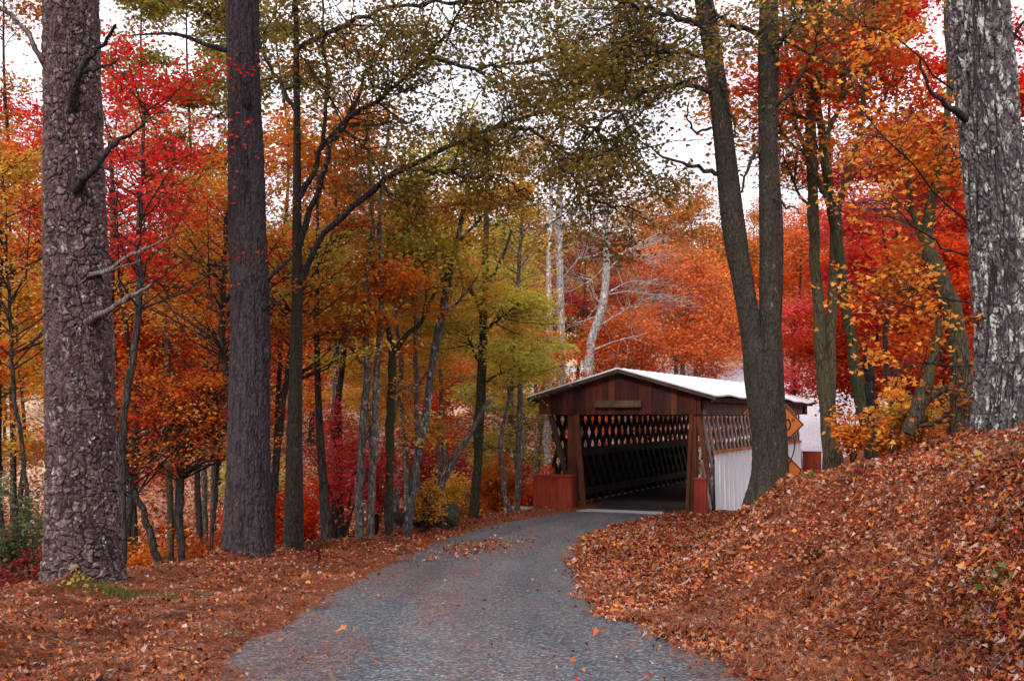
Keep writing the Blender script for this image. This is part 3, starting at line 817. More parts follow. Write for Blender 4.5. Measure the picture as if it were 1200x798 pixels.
limb(oak, ob, pp([(1180, 60, 12.5), (1196, 30, 12.4), (1220, 10, 12.2)], 12.5), 3 / F_PX * 12.5, .01, BARK['dark'], 'limb')

# --- twin-stemmed tree above the bridge
rows = [(592, 872, 936), (560, 880, 925), (520, 882, 922), (470, 876, 919), (430, 872, 917), (415, 874, 916)]
path = px_path(rows, 17.0)
tb_ = path[0, :3].copy(); tb_[2] = H(tb_[0], tb_[1])
twin = empty('twin_oak_tree', tb_, 'stout mossy tree whose trunk splits into two tall stems before the bridge', 'tree')
V, F, at = bark_trunk(local(path, tb_), .04, .13, .013, 300, 420, 22, flare=1.12, flare_h=.3, furrow=(1, 1), hcrack=.5)
obj('trunk', make_mesh('trunk', [(V, F, 0)], TWINB, attrs=at), twin)
for rows_, sd in (([(440, 873, 902), (400, 869, 894), (330, 858, 883), (266, 846, 873), (180, 838, 862), (90, 829, 850), (0, 814, 835), (-120, 795, 810), (-260, 780, 788)], 24),
                  ([(440, 888, 917), (400, 890, 916), (330, 890, 914), (266, 890, 913), (133, 889, 911), (60, 889, 913), (0, 891, 911), (-120, 896, 910), (-260, 900, 908)], 25)):
    pth = np.array([[*P((a + b) / 2, py, 17.0), (b - a) / 2 / F_PX * 17] for py, a, b in rows_])
    V, F, at = bark_trunk(local(pth, tb_), .036, .13, .011, 180, 900, sd, flare=1.0)
    obj('stem', make_mesh('stem', [(V, F, 0)], TWINB, attrs=at), twin)
tw_limbs = []
for sq, a in (([(838, 60), (845, 95), (866, 160)], 4), ([(845, 205), (815, 195), (780, 185), (745, 160)], 3), ([(892, 170), (876, 200), (866, 235)], 3),
              ([(890, 40), (862, 30), (845, 20), (820, -10)], 4), ([(824, 30), (790, 20), (745, 6), (700, -2)], 4), ([(830, 70), (800, 62), (770, 60), (700, 72), (650, 95)], 3.4),
              ([(838, 110), (800, 100), (760, 105), (722, 130), (680, 165)], 3), ([(900, 130), (925, 110), (950, 70), (965, 20)], 3.2), ([(905, 60), (930, 30), (948, -10)], 3.6),
              ([(892, 222), (912, 235), (940, 250)], 2), ([(833, 150), (815, 155), (806, 140), (808, 120)], 1.8), ([(900, 0), (870, -60), (850, -120)], 5), ([(820, -20), (860, -90), (900, -140)], 4)):
    q = pp([(s[0], s[1], 17.0 - .012 * i * abs(s[0] - 870)) if False else (s[0], s[1], 17.0 - .25 * i) for i, s in enumerate(sq)], 17)
    tw_limbs.append(limb(twin, tb_, q, a / F_PX * 17, .01, BARK['dark'], 'limb', wob=.02, seed=len(tw_limbs)))
r = np.random.RandomState(91)
gr = grow_leaves([tw_limbs[i] for i in (3, 4, 5, 6, 7, 8, 11, 12)], r, 110, 1.5, 6, .6, 8000, .085, None, start=.15, spread=(.25, .12), flat=.6, twig_r=.005)
obj('crown', make_mesh('crown', gr, [BARK['dark'], LEAF['oakolive']]), twin)

# --- overarching oak behind the second pine: long limbs across the road
Yo = 20.0
rows = [(646, 332, 355), (600, 334, 355), (520, 336, 354), (450, 339, 354), (350, 342, 354), (250, 343, 353), (150, 344, 352), (50, 344, 350), (-80, 344, 348)]
path = px_path(rows, Yo)
ob2 = path[0, :3].copy(); ob2[2] = H(ob2[0], ob2[1])
arch = empty('oak_tree', ob2, 'mossy dark tree behind the second pine, its long limbs arching over the road', 'oak tree')
V, F, at = bark_trunk(local(path, ob2), .04, .14, .010, 150, 500, 41, flare=1.15)
obj('trunk', make_mesh('trunk', [(V, F, 0)], TWINB, attrs=at), arch)
al = []
for sq, a in (([(347, 300, 20), (368, 232, 19.8), (400, 150, 19.5), (440, 118, 19.2), (470, 92, 19), (505, 62, 18.6), (540, 18, 18.3), (560, -40, 18)], 4.8),
              ([(347, 340, 20), (380, 275, 19.8), (425, 232, 19.5), (468, 200, 19.2), (520, 172, 18.8), (585, 148, 18.5), (640, 128, 18), (720, 96, 17.6), (790, 62, 17.2)], 4.6),
              ([(346, 240, 20), (372, 190, 20), (384, 120, 20), (378, 40, 20), (385, -40, 20)], 4),
              ([(375, 175, 20), (410, 130, 20.2), (440, 60, 20.4), (470, 10, 20.6)], 3.4),
              ([(470, 198, 19.2), (505, 200, 19), (540, 205, 18.8), (580, 210, 18.6), (620, 228, 18.4)], 2.6),
              ([(585, 148, 18.5), (625, 155, 18.2), (660, 175, 18), (690, 190, 17.9)], 2.2),
              ([(640, 128, 18), (690, 150, 17.8), (735, 185, 17.6), (765, 225, 17.5)], 2.2),
              ([(640, 170, 18), (670, 205, 17.9), (700, 235, 17.8), (745, 245, 17.7)], 1.6),
              ([(500, 66, 18.7), (560, 80, 18.3), (620, 70, 18), (690, 45, 17.6), (740, 20, 17.4)], 2.6),
              ([(345, 60, 20), (400, 30, 19.6), (480, 6, 19.2), (590, 2, 18.8), (650, -6, 18.4)], 3.4),
              ([(346, 130, 20), (325, 90, 20.2), (300, 40, 20.4), (280, -20, 20.6)], 3),
              ([(640, 128, 18), (670, 108, 17.8), (700, 80, 17.6), (740, 45, 17.4)], 2.4),
              ([(400, 150, 19.5), (430, 175, 19.3), (455, 225, 19.2), (500, 250, 19)], 2.0),
              ([(345, 20, 20), (345, -60, 20), (345, -120, 20)], 4)):
    al.append(limb(arch, ob2, pp(sq, 20), a / F_PX * 19, .012, BARK['dark'], 'limb', n=22, wob=.03, seed=60 + len(al)))
r = np.random.RandomState(92)
gr = grow_leaves([al[0][6:], al[1][8:], al[2][6:], *al[3:13]], r, 460, 1.4, 7, .6, 30000, .078, None, start=.12, spread=(.2, .14), flat=.7, twig_r=.0045, tilt=.9)
obj('crown', make_mesh('crown', gr, [BARK['dark'], LEAF['oakolive']]), arch)

# --- slender pale-brown pair and the leaning mossy stem on the bank
def stem_tree(name, label, cat, stems, Y, mat, limbs=(), col=None, n_leaf=0, seed=0, leaf=.1, n_sub=60, sub_len=1.0, group=None, twig_len=.5, spread=(.22, .1), sides=12, parts='stem', kind='quad', start=.3, flat=.35):
    first = stems[0]
    b = P(first[0][0], first[0][1], Y); b[2] = min(b[2], H(b[0], b[1]))
    root = empty(name, b, label, cat, group)
    ctr = []
    for k, st in enumerate(stems):
        pts = np.array([[*P(s[0], s[1], s[3] if len(s) > 3 else Y), s[2] / 2 / F_PX * Y] for s in st])
        if k == 0: 
            f = pts[0].copy(); f[2] = min(f[2], H(f[0], f[1])) - .3; f[3] *= 1.25; pts = np.vstack([f, pts])
        c = smooth_path(pts, 30); rr_ = np.random.RandomState(seed + k)
        cc = c[:, :3] - b; cc[2:] += rr_.normal(0, .012, (28, 3))
        v, f = tubes(cc[None], (c[:, 3] * rr_.uniform(.92, 1.08, 30))[None], sides)
        v = v + rr_.normal(0, 1, v.shape) * .02 * c[0, 3]
        obj('trunk' if k == 0 else parts, make_mesh('trunk', [(v, f, 0)], mat), root); ctr.append(cc)
    for k, sq in enumerate(limbs):
        pts = np.array([[*P(s[0], s[1], s[3] if len(s) > 3 else Y), s[2] / 2 / F_PX * Y] for s in sq]); c = smooth_path(pts, 16)
        cc = c[:, :3] - b; cc += np.random.RandomState(seed + 50 + k).normal(0, .012, cc.shape)
        v, f = tubes(cc[None], np.maximum(c[:, 3] * (.6 if mat is BARK['pale'] else 1), .004)[None], 7)
        obj('limb', make_mesh('limb', [(v, f, 0)], mat), root); ctr.append(cc)
    if n_leaf or n_sub:
        use = ctr[len(stems):] if limbs else [c[12:] for c in ctr]
        gr = grow_leaves(use, np.random.RandomState(seed + 9), n_sub, sub_len, 5, twig_len, n_leaf, leaf, None, start=start, spread=spread, kind=kind, flat=flat)
        obj('crown' if n_leaf else 'twig_spray', make_mesh('crown', gr, [mat, LEAF[col or 'rust']]), root)
    return root

stem_tree('slender_tree', 'smooth brown double stem rising from the bank crest past the pale gravel', 'tree',
    [[(976, 541, 24), (972, 500, 19), (965, 440, 16), (959, 370, 14), (954, 266, 13), (950, 150, 13), (950, 60, 12), (949, -40, 10), (950, -160, 6)],
     [(973, 500, 12), (974, 440, 12), (975, 360, 12), (977, 266, 11), (962, 160, 9), (957, 60, 9), (962, -60, 6)]], 20, BARK['brown'],
    limbs=[[(954, 250, 4), (930, 215, 3), (915, 170, 1.5)], [(951, 120, 5), (975, 80, 3), (1000, 20, 2), (1010, -20, 1)], [(950, 60, 5), (930, 20, 3), (920, -30, 1.5)], [(957, 110, 4), (985, 90, 3), (1020, 60, 1.5)]],
    col='rust', n_leaf=4500, seed=110, n_sub=80, sub_len=1.5, leaf=.1, twig_len=.6, spread=(.3, .16))
stem_tree('leaning_tree', 'leaning moss-green stem with three forks curving out of the bank', 'tree',
    [[(1021, 528, 17), (1012, 490, 14), (1003, 440, 13), (994, 380, 12), (986, 310, 11), (981, 255, 10), (990, 215, 7), (1003, 170, 6), (1012, 110, 5), (1020, 40, 4), (1030, -60, 3)],
     [(981, 258, 8), (965, 225, 7), (948, 185, 6), (935, 150, 5), (925, 90, 4), (918, 20, 3)],
     [(982, 250, 8), (970, 200, 6), (968, 165, 6), (985, 118, 5), (990, 60, 4), (985, 0, 3)]], 19.5, BARK['moss'],
    limbs=[[(1003, 170, 4), (1030, 130, 3), (1050, 80, 2)], [(948, 185, 4), (920, 160, 3), (900, 110, 2)], [(985, 118, 4), (1010, 80, 3), (1030, 20, 2)], [(990, 215, 3), (1020, 190, 2), (1050, 185, 1)], [(970, 200, 3), (940, 120, 2), (935, 60, 1)]],
    col='redorange', n_leaf=6500, seed=120, n_sub=80, sub_len=1.3, leaf=.1, twig_len=.6, spread=(.3, .16))
stem_tree('forked_tree', 'thin black forked stem with crooked twigs among the red leaves', 'tree',
    [[(1046, 528, 7), (1045, 470, 6), (1038, 420, 6), (1038, 385, 5), (1040, 362, 5), (1030, 335, 4), (1022, 310, 3), (1010, 290, 2)],
     [(1040, 362, 4), (1044, 330, 4), (1040, 300, 3), (1034, 270, 2)], [(1044, 330, 3), (1055, 320, 3), (1068, 305, 2), (1085, 290, 1)]], 21, BARK['dark'],
    limbs=[[(1030, 335, 3), (1005, 322, 2.5), (990, 318, 1.5)], [(1038, 385, 2), (1010, 360, 1.5), (995, 355, 1)]], col='red', n_leaf=2500, seed=130, n_sub=30, sub_len=.8, leaf=.09)
stem_tree('snag', 'short blackened broken trunk standing behind the mossy leaning stem', 'dead tree',
    [[(1022, 530, 15), (1021, 480, 13), (1019, 440, 12), (1016, 415, 10), (1018, 408, 4)]], 22, BARK['burnt'], n_sub=0, seed=140)
stem_tree('gnarled_tree', 'crooked brown trunk with twisted limbs behind the lichened trunk', 'tree',
    [[(1126, 516, 28), (1126, 450, 25), (1122, 390, 24), (1110, 345, 22), (1096, 315, 20), (1086, 290, 16), (1090, 240, 12), (1105, 180, 9), (1112, 100, 7), (1110, 0, 6), (1112, -100, 4)],
     [(1064, 508, 14), (1075, 480, 18), (1088, 440, 14), (1098, 400, 9), (1100, 370, 5)],
     [(1078, 476, 10), (1095, 462, 9), (1118, 452, 8), (1140, 445, 6)]], 17, BARK['brown'],
    limbs=[[(1086, 292, 9), (1070, 250, 7), (1062, 200, 5), (1050, 150, 3)], [(1090, 240, 5), (1115, 200, 4), (1135, 150, 2)], [(1064, 500, 6), (1085, 498, 5), (1110, 488, 4), (1125, 480, 3)], [(1110, 345, 5), (1085, 335, 4), (1058, 338, 2)]],
    col='orange', n_leaf=3500, seed=150, n_sub=70, sub_len=1.2, leaf=.1, spread=(.3, .18), start=.1)

# ------------------------------------------------------------------ slender trees of the ravine edge
stem_tree('grey_tree', 'pair of close grey trunks at the verge, just behind the pink-red maple', 'tree',
    [[(421, 644, 11), (422, 560, 10), (425, 500, 9), (430, 430, 8), (428, 350, 7), (436, 260, 6), (430, 150, 4)],
     [(434, 642, 10), (436, 560, 9), (440, 500, 9), (442, 430, 8), (448, 340, 6), (445, 250, 5), (455, 150, 3)]], 22.5, BARK['grey'],
    limbs=[[(430, 430, 4), (405, 400, 3), (390, 370, 2)], [(442, 400, 4), (465, 360, 3), (480, 300, 2)], [(436, 260, 4), (410, 220, 3), (395, 180, 2)]], col='orange', n_leaf=5000, seed=201, n_sub=60, sub_len=1.3)
stem_tree('dark_tree', 'straight dark trunk dividing into a pale upper fork at the ravine edge', 'tree',
    [[(454, 640, 11), (457, 560, 10), (457, 480, 10), (460, 415, 9), (452, 380, 5), (440, 330, 4), (430, 280, 3)],
     [(460, 418, 7), (475, 395, 6), (495, 375, 5), (510, 340, 4), (530, 310, 3)]], 23.5, BARK['moss'],
    limbs=[[(452, 380, 4), (435, 360, 3), (420, 350, 2)], [(495, 375, 3), (500, 340, 2), (495, 300, 1.5)], [(440, 330, 3), (455, 290, 2), (450, 250, 1)]], col='yellowgreen', n_leaf=4000, seed=211, n_sub=50, sub_len=1.3)
stem_tree('lichened_tree', 'slanting spotted trunk leaning toward the bridge over the creek rocks', 'tree',
    [[(474, 636, 10), (484, 580, 9), (490, 530, 9), (500, 480, 9), (506, 430, 9), (518, 370, 9), (525, 330, 8), (535, 285, 6), (548, 220, 4), (556, 150, 3)]], 24, BARK['lichen'],
    limbs=[[(518, 370, 4), (540, 350, 3), (560, 325, 2)], [(527, 320, 4), (510, 290, 3), (500, 240, 2)], [(535, 285, 4), (560, 260, 3), (585, 225, 2)], [(506, 430, 3), (485, 455, 2.5), (455, 475, 1.5)]], col='gold', n_leaf=5500, seed=221, n_sub=60, sub_len=1.4)
stem_tree('thin_tree', 'thin ash-grey trunk between the slanting spotted tree and the creek boulders', 'tree',
    [[(490, 622, 7), (489, 540, 6), (488, 440, 6), (487, 360, 5), (490, 280, 4), (488, 200, 3)]], 26, BARK['grey'], n_leaf=2500, col='yellowgreen', seed=231, n_sub=40, sub_len=1.3)
stem_tree('mossy_tree', 'dark mossy trunk forking low among yellow-green leaves near the bridge approach', 'tree',
    [[(554, 612, 13), (558, 560, 11), (562, 500, 11), (565, 430, 11), (566, 370, 9), (568, 310, 8), (570, 240, 6), (572, 160, 4)],
     [(566, 375, 5), (555, 345, 4), (540, 320, 3), (533, 290, 2)], [(567, 340, 5), (585, 310, 4), (600, 270, 3)]], 28, BARK['moss'],
    limbs=[[(565, 430, 4), (550, 400, 3), (545, 380, 2)], [(555, 345, 3), (535, 335, 2), (515, 338, 1)], [(566, 390, 4), (590, 370, 3), (610, 355, 2)], [(570, 240, 4), (550, 210, 3), (540, 170, 2)], [(564, 450, 3), (600, 430, 2), (620, 425, 1)]], col='yellowgreen', n_leaf=11000, seed=241, n_sub=90, sub_len=1.8, spread=(.35, .14))
stem_tree('curved_tree', 'crooked grey sapling bending beside the red parapet', 'tree',
    [[(600, 604, 6), (592, 580, 6), (590, 555, 6), (586, 520, 5), (596, 470, 4), (602, 420, 4), (600, 350, 3)]], 30, BARK['grey'], n_leaf=1500, col='gold', seed=251, n_sub=30, sub_len=1.3)
stem_tree('straight_sapling', 'straight slim grey trunk just short of the red parapet', 'tree',
    [[(606, 603, 7), (607, 540, 7), (609, 450, 6), (607, 350, 5), (612, 250, 4), (610, 170, 3)]], 31, BARK['grey'], n_leaf=2500, col='gold', seed=261, n_sub=50, sub_len=1.6)
stem_tree('fallen_limb', 'bare grey limb propped at a slant across the creek bank', 'fallen branch',
    [[(500, 622, 9), (515, 575, 8), (535, 535, 7), (555, 500, 6), (572, 470, 4)]], 26, BARK['grey'], n_sub=6, sub_len=.8, seed=271)
# pale barked trees beyond the bridge
stem_tree('sycamore_tree', 'white sycamore bending above the bridge ridge with bare white branches', 'sycamore tree',
    [[(690, 470, 12), (689, 440, 11), (693, 400, 11), (703, 370, 10), (709, 340, 9), (711, 300, 8), (709, 255, 7), (708, 225, 5), (706, 180, 4)]], 52, BARK['pale'],
    limbs=[[(712, 318, 4), (735, 295, 3), (770, 275, 2), (790, 270, 1)], [(708, 345, 4), (740, 330, 2.5), (765, 333, 1.5)], [(711, 300, 3), (740, 298, 2), (770, 310, 1)], [(698, 385, 4), (730, 365, 2.5), (775, 345, 1.5), (800, 360, 1)], [(692, 412, 4), (720, 400, 2.5), (760, 390, 1.2)],
           [(709, 280, 3), (690, 260, 2), (670, 230, 1)], [(703, 370, 3), (675, 378, 2), (650, 372, 1)], [(711, 310, 3), (690, 330, 2), (660, 345, 1)], [(712, 345, 3), (745, 342, 2), (790, 352, 1)]], n_leaf=0, n_sub=150, sub_len=2.2, seed=281, twig_len=1.1)
stem_tree('sycamore_tree', 'tall straight white trunk rising behind the eave of the bridge', 'sycamore tree',
    [[(656, 560, 12), (657, 450, 11), (657, 380, 10), (656, 320, 9), (655, 270, 8), (657, 200, 6), (660, 120, 4)]], 50, BARK['pale'],
    limbs=[[(656, 330, 3), (680, 300, 2), (700, 270, 1)], [(657, 380, 3), (640, 350, 2), (620, 335, 1)], [(655, 280, 3), (675, 240, 2), (690, 200, 1)]], n_leaf=0, n_sub=100, sub_len=2.2, seed=291, twig_len=1.1)
stem_tree('sycamore_tree', 'thin pale trunk immediately beside the tall straight white one', 'sycamore tree',
    [[(641, 560, 8), (643, 450, 7), (644, 380, 7), (643, 320, 6), (645, 260, 5), (647, 180, 3)]], 49, BARK['pale'], n_leaf=0, n_sub=40, sub_len=2.0, seed=301, twig_len=1.0)

# left side understory trunks
LS = [
 ('dark slanting trunk between the two big pines, crossing the red leaves', [(143, 520, 9), (147, 470, 9), (158, 400, 8), (163, 340, 8), (162, 280, 7), (166, 200, 5), (170, 120, 3)], 17, 'dark', 'red', 3500),
 ('crooked bare-topped trunk halfway between the two big pines', [(200, 640, 8), (198, 560, 8), (199, 480, 7), (196, 400, 7), (196, 320, 6), (200, 240, 5), (205, 160, 4)], 24, 'brown', 'gold', 5000),
 ('short leaning black stump sapling with red leaves beside the big pine', [(188, 672, 9), (180, 640, 9), (168, 600, 8), (153, 565, 7), (146, 530, 5), (150, 490, 3)], 20, 'dark', 'redorange', 3500),
 ('stubby dark trunk under a low spray of orange leaves', [(214, 672, 9), (212, 640, 9), (211, 600, 8), (212, 560, 7), (216, 520, 4), (214, 470, 2)], 20.5, 'dark', 'orange', 4000),
 ('thin wavy dark sapling touching the second pine', [(246, 668, 4), (249, 620, 4), (256, 540, 4), (252, 470, 3), (258, 400, 3)], 21, 'dark', 'orange', 2500),
 ('winding black trunk close against the side of the second pine', [(268, 640, 8), (270, 560, 8), (272, 500, 8), (265, 440, 7), (260, 380, 7), (262, 320, 6), (266, 240, 4)], 20, 'dark', 'rust', 4000),
 ('black trunk slanting between second pine and the overarching oak', [(318, 600, 9), (322, 550, 9), (328, 500, 8), (336, 440, 8), (347, 385, 9), (352, 350, 7), (366, 290, 5)], 21.5, 'dark', 'yellowgreen', 3500),
 ('spindly dark sapling at the far edge of the frame by the green bush', [(30, 660, 5), (32, 600, 5), (26, 520, 5), (15, 450, 5), (12, 380, 4), (8, 300, 3), (5, 200, 2)], 18, 'dark', 'gold', 5000),
 ('brown trunk standing close behind the huge pine', [(138, 560, 10), (135, 500, 10), (132, 420, 9), (130, 350, 8), (133, 260, 6), (128, 160, 4)], 22, 'dark', 'red', 6000),
 ('grey trunk half hidden among gold leaves beyond the crooked one', [(240, 620, 8), (238, 520, 7), (236, 420, 7), (240, 320, 6), (236, 200, 4)], 34, 'grey', 'gold', 6000),
 ('grey trunk standing alone between the oak and the paired grey trunks', [(392, 600, 8), (390, 520, 7), (393, 420, 7), (388, 320, 6), (392, 220, 4)], 33, 'grey', 'gold', 5000),
]
for k, (lb, st, Y, bk, cl, nl) in enumerate(LS):
    stem_tree('woodland_tree', lb, 'tree', [st], Y, BARK[bk], col=cl, n_leaf=nl, seed=400 + 10 * k, n_sub=60, sub_len=2.3 * Y / 20, twig_len=.7, spread=(.3, .06), flat=.2, leaf=.075)

# ------------------------------------------------------------------ crowned trees by area of the photo
# label, px, Y, ytop, ycrownbottom, Rpx, colour, bark, leaves, lean
IT = [
 # left side, ravine
 ('scarlet maple glowing high behind the huge pine', 158, 27, 75, 250, 68, 'red', 'dark', 10500, {}),
 ('orange-brown crown over the gap between the two big pines', 225, 29, 190, 400, 80, 'orange', 'dark', 12000, {}),
 ('olive crown high between the two big pines, sky showing through', 205, 31, -80, 120, 95, 'olivegold', 'dark', 20000, {}),
 ('orange tree cut by the frame edge behind the huge pine', 5, 24, 190, 420, 80, 'orange', 'dark', 13000, {}),
 ('red tree high at the frame edge, thin against the sky', 18, 30, 120, 260, 60, 'red', 'dark', 9000, {}),
 ('thin brown-leaved treetop near the upper frame edge', 10, 26, -80, 80, 65, 'rust', 'dark', 6000, {}),
 ('gold tree low beside the huge pine', 25, 30, 350, 560, 75, 'gold', 'dark', 12000, {}),
 ('big rusty orange crown hanging between second pine and the creek', 385, 25, 130, 400, 95, 'orange', 'dark', 13000, {}),
 ('orange crown spreading above the paired grey trunks', 465, 28, 230, 380, 70, 'gold', 'grey', 6500, {}),
 ('amber tree high behind the overarching oak', 400, 32, 60, 260, 85, 'rust', 'dark', 7000, {}),
 ('orange tree seen between second pine and its neighbour trunks', 250, 31, 260, 470, 70, 'orange', 'grey', 9000, {}),
 ('red maple low between the two big pines', 160, 29, 370, 540, 60, 'redorange', 'dark', 11000, {}),
 ('deep red tree seen past the winding black trunk', 275, 34, 300, 480, 65, 'red', 'dark', 8000, {}),
 ('gold and green tree over the creek boulders', 520, 33, 250, 430, 60, 'gold', 'grey', 9000, {}),
 ('lemon-green tree short of the bridge, thin in leaf', 600, 36, 270, 470, 55, 'yellowgreen', 'grey', 6000, {}),
 ('fiery orange tree low behind the bridge eave', 625, 50, 330, 520, 55, 'redorange', 'grey', 9000, {}),
 ('wine-red tree behind the white sycamores', 680, 62, 290, 390, 52, 'maroon', 'dark', 6000, {}),
 ('brilliant orange maple filling the view above the bridge roof', 795, 66, 300, 455, 92, 'bright', 'grey', 30000, {'n_limb': 18, 'n_sub': 260, 'leaf': .2, 'spread': (.55, .35)}),
 ('smaller orange maple tucked beside the brilliant one, nearer the ridge', 735, 60, 375, 450, 46, 'bright', 'grey', 9000, {'leaf': .18, 'n_sub': 140, 'spread': (.5, .3)}),
 ('brown-orange treetop against the open sky', 815, 75, 225, 330, 60, 'rust', 'grey', 9000, {'leaf': .2, 'spread': (.5, .3)}),
 ('orange tree past the twin-stemmed tree, above the gravel', 925, 48, 255, 440, 62, 'bright', 'dark', 12000, {'leaf': .15, 'spread': (.4, .25)}),
 ('pink-red shrubby tree drooping by the pale gravel road', 935, 46, 365, 440, 40, 'pinkred', 'dark', 6000, {}),
 ('crimson maple massed behind the leaning mossy stem', 1045, 30, 160, 420, 95, 'pinkred', 'dark', 34000, {'n_sub': 200, 'n_limb': 16}),
 ('crimson maple high behind the lichened trunk', 1150, 28, 40, 330, 85, 'red', 'dark', 22000, {'n_sub': 150}),
 ('flame orange tree low behind the forked stem', 1030, 27, 310, 470, 70, 'redorange', 'dark', 20000, {'n_sub': 150}),
 ('orange tree low behind the gnarled trunk', 1110, 24, 290, 470, 75, 'redorange', 'dark', 11000, {'n_sub': 130}),
 ('tall orange crown over the slender double stem', 968, 30, -60, 220, 85, 'rust', 'dark', 7000, {}),
 ('tall scarlet crown over the top of the bank', 1060, 34, -50, 180, 90, 'red', 'dark', 13000, {}),
 ('green-gold canopy high between second pine and the overarching oak', 325, 34, -90, 110, 80, 'olivegold', 'dark', 15000, {}),
 ('sparse green-gold treetop directly beside the top of the huge pine', 140, 36, -80, 60, 55, 'olivegold', 'dark', 6000, {}),
 ('warm orange crown beside the overarching oak trunk, above the pink-red bush', 385, 22.5, 165, 350, 72, 'orange', 'dark', 11000, {'leaf': .09}),
 ('golden understory tree behind the slanting spotted trunk, crown hanging low', 480, 31, 330, 500, 55, 'gold', 'grey', 9000, {'leaf': .1}),
 ('lime-yellow understory tree low beyond the dark mossy trunk', 590, 34, 400, 540, 42, 'yellowgreen', 'grey', 6000, {'leaf': .11}),
 ('pale gold tree on the far slope between the paired grey trunks and dark forked one', 440, 44, 330, 480, 50, 'gold', 'grey', 9000, {'leaf': .14}),
 ('scarlet low tree on the far slope behind the creek boulders', 520, 42, 430, 520, 45, 'redorange', 'grey', 6000, {'leaf': .13}),
 ('lemon-gold tree on the far slope, just short of the thin pale sycamore', 605, 46, 330, 470, 40, 'gold', 'grey', 7000, {'leaf': .14}),
 ('olive-brown tree on the skyline below the open sky', 800, 88, 238, 400, 62, 'dull', 'grey', 12000, {'n_sub': 220, 'n_twig': 8, 'leaf': .26, 'spread': (.7, .4)}),
 ('yellowish thin tree directly behind the bent white sycamore', 735, 84, 250, 400, 52, 'gold', 'grey', 7000, {'n_sub': 200, 'n_twig': 8, 'leaf': .22, 'spread': (.7, .4)}),
 ('grey twiggy tree rising behind the white sycamores, almost bare', 700, 72, 190, 400, 60, 'dull', 'grey', 2500, {'n_sub': 260, 'n_twig': 9, 'leaf': .18, 'spread': (.5, .3)}),
 ('bare brown-grey treetop between the yellow-green tree and the straight white trunk', 635, 66, 165, 380, 60, 'dull', 'grey', 2500, {'n_sub': 260, 'n_twig': 9, 'leaf': .18, 'spread': (.5, .3)}),
 ('sparse rusty tree on the skyline beside the open sky', 755, 80, 225, 380, 60, 'rust', 'grey', 4500, {'n_sub': 220, 'n_twig': 8, 'leaf': .2, 'spread': (.5, .3)}),
 ('bare grey tree high over the creek with bright sky in its twigs', 560, 55, 150, 330, 75, 'dull', 'grey', 2200, {'n_sub': 260, 'n_twig': 9, 'leaf': .16, 'spread': (.5, .3)}),
 ('orange crown above the twin stems against the sky', 902, 28, -80, 110, 75, 'rust', 'dark', 6500, {}),
]
for k, (lb, px, Y, yt, yc, Rp, cl, bk, nl, kw) in enumerate(IT):
    if px < 640 and Y < 35: nl = int(nl * (.64 if px > 300 else .72))
    kw = dict(kw); kw.setdefault('flat', .22); kw.setdefault('n_sub', 110); kw.setdefault('leaf', .11 if Y < 31 else .14)
    img_tree('autumn_tree', lb, 'tree', None, px, Y, yt, yc, Rp, cl, bk, nl, r0=.11 if Y < 40 else .16, seed=700 + 13 * k, twig_len=.7 if Y < 40 else 1.1, **kw)

# ------------------------------------------------------------------ shrubs
def shrub(label, px, py, Y, Rpx, hpx, col, n_leaf, seed, leaf=.09, name='shrub', kind='quad', cat='shrub', group=None, bark='dark', flat=.4):
    r = np.random.RandomState(seed)
    R = Rpx / F_PX * Y; hh = hpx / F_PX * Y
    x = (px - 600) / F_PX * Y
    b = np.array([x, Y, H(x, Y)])
    root = empty(name, b, label, cat, group)
    limbs = []
    for i in range(9):
        a = i * 2.4 + r.uniform(-.3, .3); q = r.uniform(.35, 1)
        e = np.array([cos(a) * R * q, sin(a) * R * q, hh * r.uniform(.55, 1)])
        limbs.append(smooth_path(np.array([[0, 0, -.1], e * [.25, .25, .45], e * [.6, .6, .8], e]), 8))
    g_ = [(*tubes(np.array(limbs), np.ones((9, 1)) * np.linspace(.02, .006, 8)[None] * max(.5, hh / 2), 5), 0)]
    obj('stems' if False else 'stem', make_mesh('stem', g_, BARK[bark]), root)
    gr = grow_leaves(limbs, r, 50, R * .6, 5, R * .28, n_leaf, leaf, None, start=.35, spread=(R * .12, hh * .05), flat=flat, kind=kind, twig_r=.004)
    obj('foliage', make_mesh('foliage', gr, [BARK[bark], LEAF[col]]), root)
    return root
